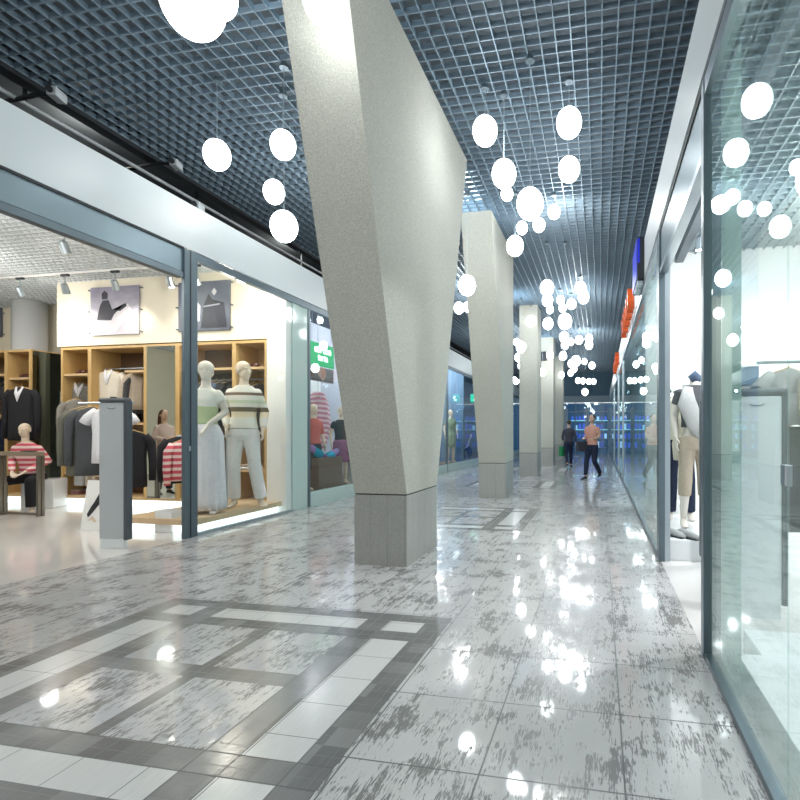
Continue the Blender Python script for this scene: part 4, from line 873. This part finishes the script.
# ================================================================== globes
GL = [(193, 0, 60), (219, -3, 34), (323, 0, 39), (217, 155, 25), (283, 145, 24), (274, 192, 20), (284, 226.5, 26), (485, 131, 24.5), (569, 123, 25), (569, 169.5, 21), (504, 174, 24), (507, 194, 12), (530, 204, 26.5), (554, 212, 12), (539, 225, 12), (522, 228, 11), (515, 246, 17), (480, 239, 15), (496, 260, 14), (467, 285.5, 17), (459, 308, 10), (468, 307, 9), (516.5, 342, 6), (521, 347, 9.5), (518.5, 357.5, 7.5), (521, 366, 6), (472, 341, 6),
      (547, 288, 13.5), (547.5, 300.5, 10.5), (550, 309.5, 7), (560.5, 300, 7.5), (562.5, 308, 7), (571.5, 304, 9), (580.5, 288, 11), (583.5, 297.5, 10.5), (531, 321.5, 9), (535.5, 328.7, 8.5), (548, 323.7, 10), (565, 321.5, 13.5), (564, 337, 9), (565, 345, 7.5), (571, 341.7, 6), (579, 340, 7.5), (589, 338.7, 7.5), (589, 345, 7.5), (550, 355, 7), (551.7, 359, 6.5), (563, 356, 7.5), (576, 361, 9), (571.5, 363.5, 7), (574, 369, 6), (570.7, 373, 5.5), (584.5, 361.5, 5), (592, 365.5, 6), (542.5, 372, 7), (561.5, 375, 5.5), (514.5, 380, 5), (578, 380.6, 5), (583, 381, 5), (589, 381.5, 5), (593.5, 381.5, 5), (585, 392, 6), (516, 381.5, 5), (521, 381, 4)]
gm = bpy.data.meshes.new('globe'); bmg = bmesh.new(); bmesh.ops.create_uvsphere(bmg, u_segments=28, v_segments=18, radius=.5); bmg.to_mesh(gm); bmg.free(); gm.polygons.foreach_set('use_smooth', [True] * len(gm.polygons)); gm.materials.append(M['globe'])
fm = bpy.data.meshes.new('rose'); bmg = bmesh.new(); bmesh.ops.create_cone(bmg, cap_ends=True, segments=14, radius1=.045, radius2=.03, depth=.05); bmg.to_mesh(fm); bmg.free(); fm.materials.append(M['steel'])
for i, (px, py, w) in enumerate(GL):
    D = .25; dd = F * D / w; dmax = (ZC - .28 - H) / (HY - py) * F if py < HY - 5 else 99
    dd = min(dd, dmax, 27); D = w * dd / F
    x, y = W(px, dd); z = H + (HY - py) / F * dd
    # keep clear of the pillars and shop fronts
    x = max(min(x, XR - .3), XL + .3)
    place = 'at the picture top' if py < 40 else ('left of first pillar' if px < 300 else ('in upper mid hall' if py < 265 else ('half way down hall' if py < 330 else 'far down hall')))
    sz = 'large' if w > 20 else ('medium' if w > 9 else 'small')
    t = thing('pendant_globe', '%s white globe lamp %s' % (sz, place), 'lamp', (x, y, z), 0, 'glowing globe pendants ' + place + ', ' + sz)
    o = bpy.data.objects.new('globe', gm); COL.objects.link(o); o.parent = t; o.scale = (D, D, D * 1.2)
    MB().cyl((0, 0, D * .55), (0, 0, ZC - z), .0032, 5).build('cord', 'wire', t)
    o = bpy.data.objects.new('ceiling_rose', fm); COL.objects.link(o); o.parent = t; o.location = (0, 0, ZC - z - .02)
# make globe labels single out by rank within their cluster
from collections import defaultdict
cl = defaultdict(list)
for o in [q for q in COL.objects if q.name.startswith('pendant_globe')]: cl[o['group']].append(o)
ordn = ['first', 'second', 'third', 'fourth', 'fifth', 'sixth', 'seventh', 'eighth', 'ninth', 'tenth', 'eleventh', 'twelfth', 'thirteenth', 'fourteenth', 'fifteenth', 'sixteenth', 'seventeenth', 'eighteenth', 'nineteenth', 'twentieth']
for gname, L in cl.items():
    L.sort(key=lambda o: (o.location.x * c + o.location.y * s) / depth(o.location.x, o.location.y))
    for i, o in enumerate(L):
        if len(L) > 1: o['label'] = o['label'] + ', %s such from the left' % (ordn[i] if i < 20 else 'number %d' % (i + 1))
# luminaires above the lattice
for y, lab in ((3.2, 'above the first pillar'), (7.6, 'just behind the first pillar'), (12.7, 'between second and third pillars'), (18.4, 'near the fourth pillar'), (24, 'near the last pillar')):
    t = thing('ceiling_luminaire', 'cool white strip lights glowing above the lattice ' + lab, 'light', (-2.15, y, 4.95))
    hs = MB().b(-.35, .35, -.45, .45, .06, .12, .01).build('housing', 'white', t)
    for q in (-.22, 0, .22): MB().b(q - .05, q + .05, -.42, .42, .03, .058).build('light_tube', 'tube', hs)
# ================================================================== light
wd = bpy.data.worlds.new('world'); SC.world = wd; wd.use_nodes = True
wd.node_tree.nodes['Background'].inputs[0].default_value = (.93, .96, 1, 1); wd.node_tree.nodes['Background'].inputs[1].default_value = .85
for y in (1.0, 6.5, 11.5, 16.5): plight(-3.2, y, 4.4, 48, (1, .98, .94), .12); plight(-.55, y + 1.2, 4.45, 38, (1, .98, .95), .12)  # extra fill added under the hall lattice
SC.view_settings.view_transform = 'Standard'; SC.view_settings.look = 'None'; SC.view_settings.exposure = 0; SC.view_settings.gamma = 1

for x, y in ((-6.4, 3.6), (-8.6, 5.0), (-7.6, 1.5), (-10.5, 4.5)): plight(x, y, 3.3, 46, (1, .96, .90), .15)  # general fill added through the left clothes shop
plight(-8.6, 6.55, 3.0, 12, (1, .96, .9), .1)  # weak fill added in front of the wardrobes
plight(-5.0, 6.1, 3.2, 26, (1, .90, .76), .1); plight(-5.0, 5.4, 3.1, 14, (1, .90, .76), .1)  # warm fill added for the window mannequins

for y in (1.5, 5.5, 10, 16): plight(-6.6, y, 5.1, 14, (1, .95, .85), .1)  # fill added to light the gap above the left shops
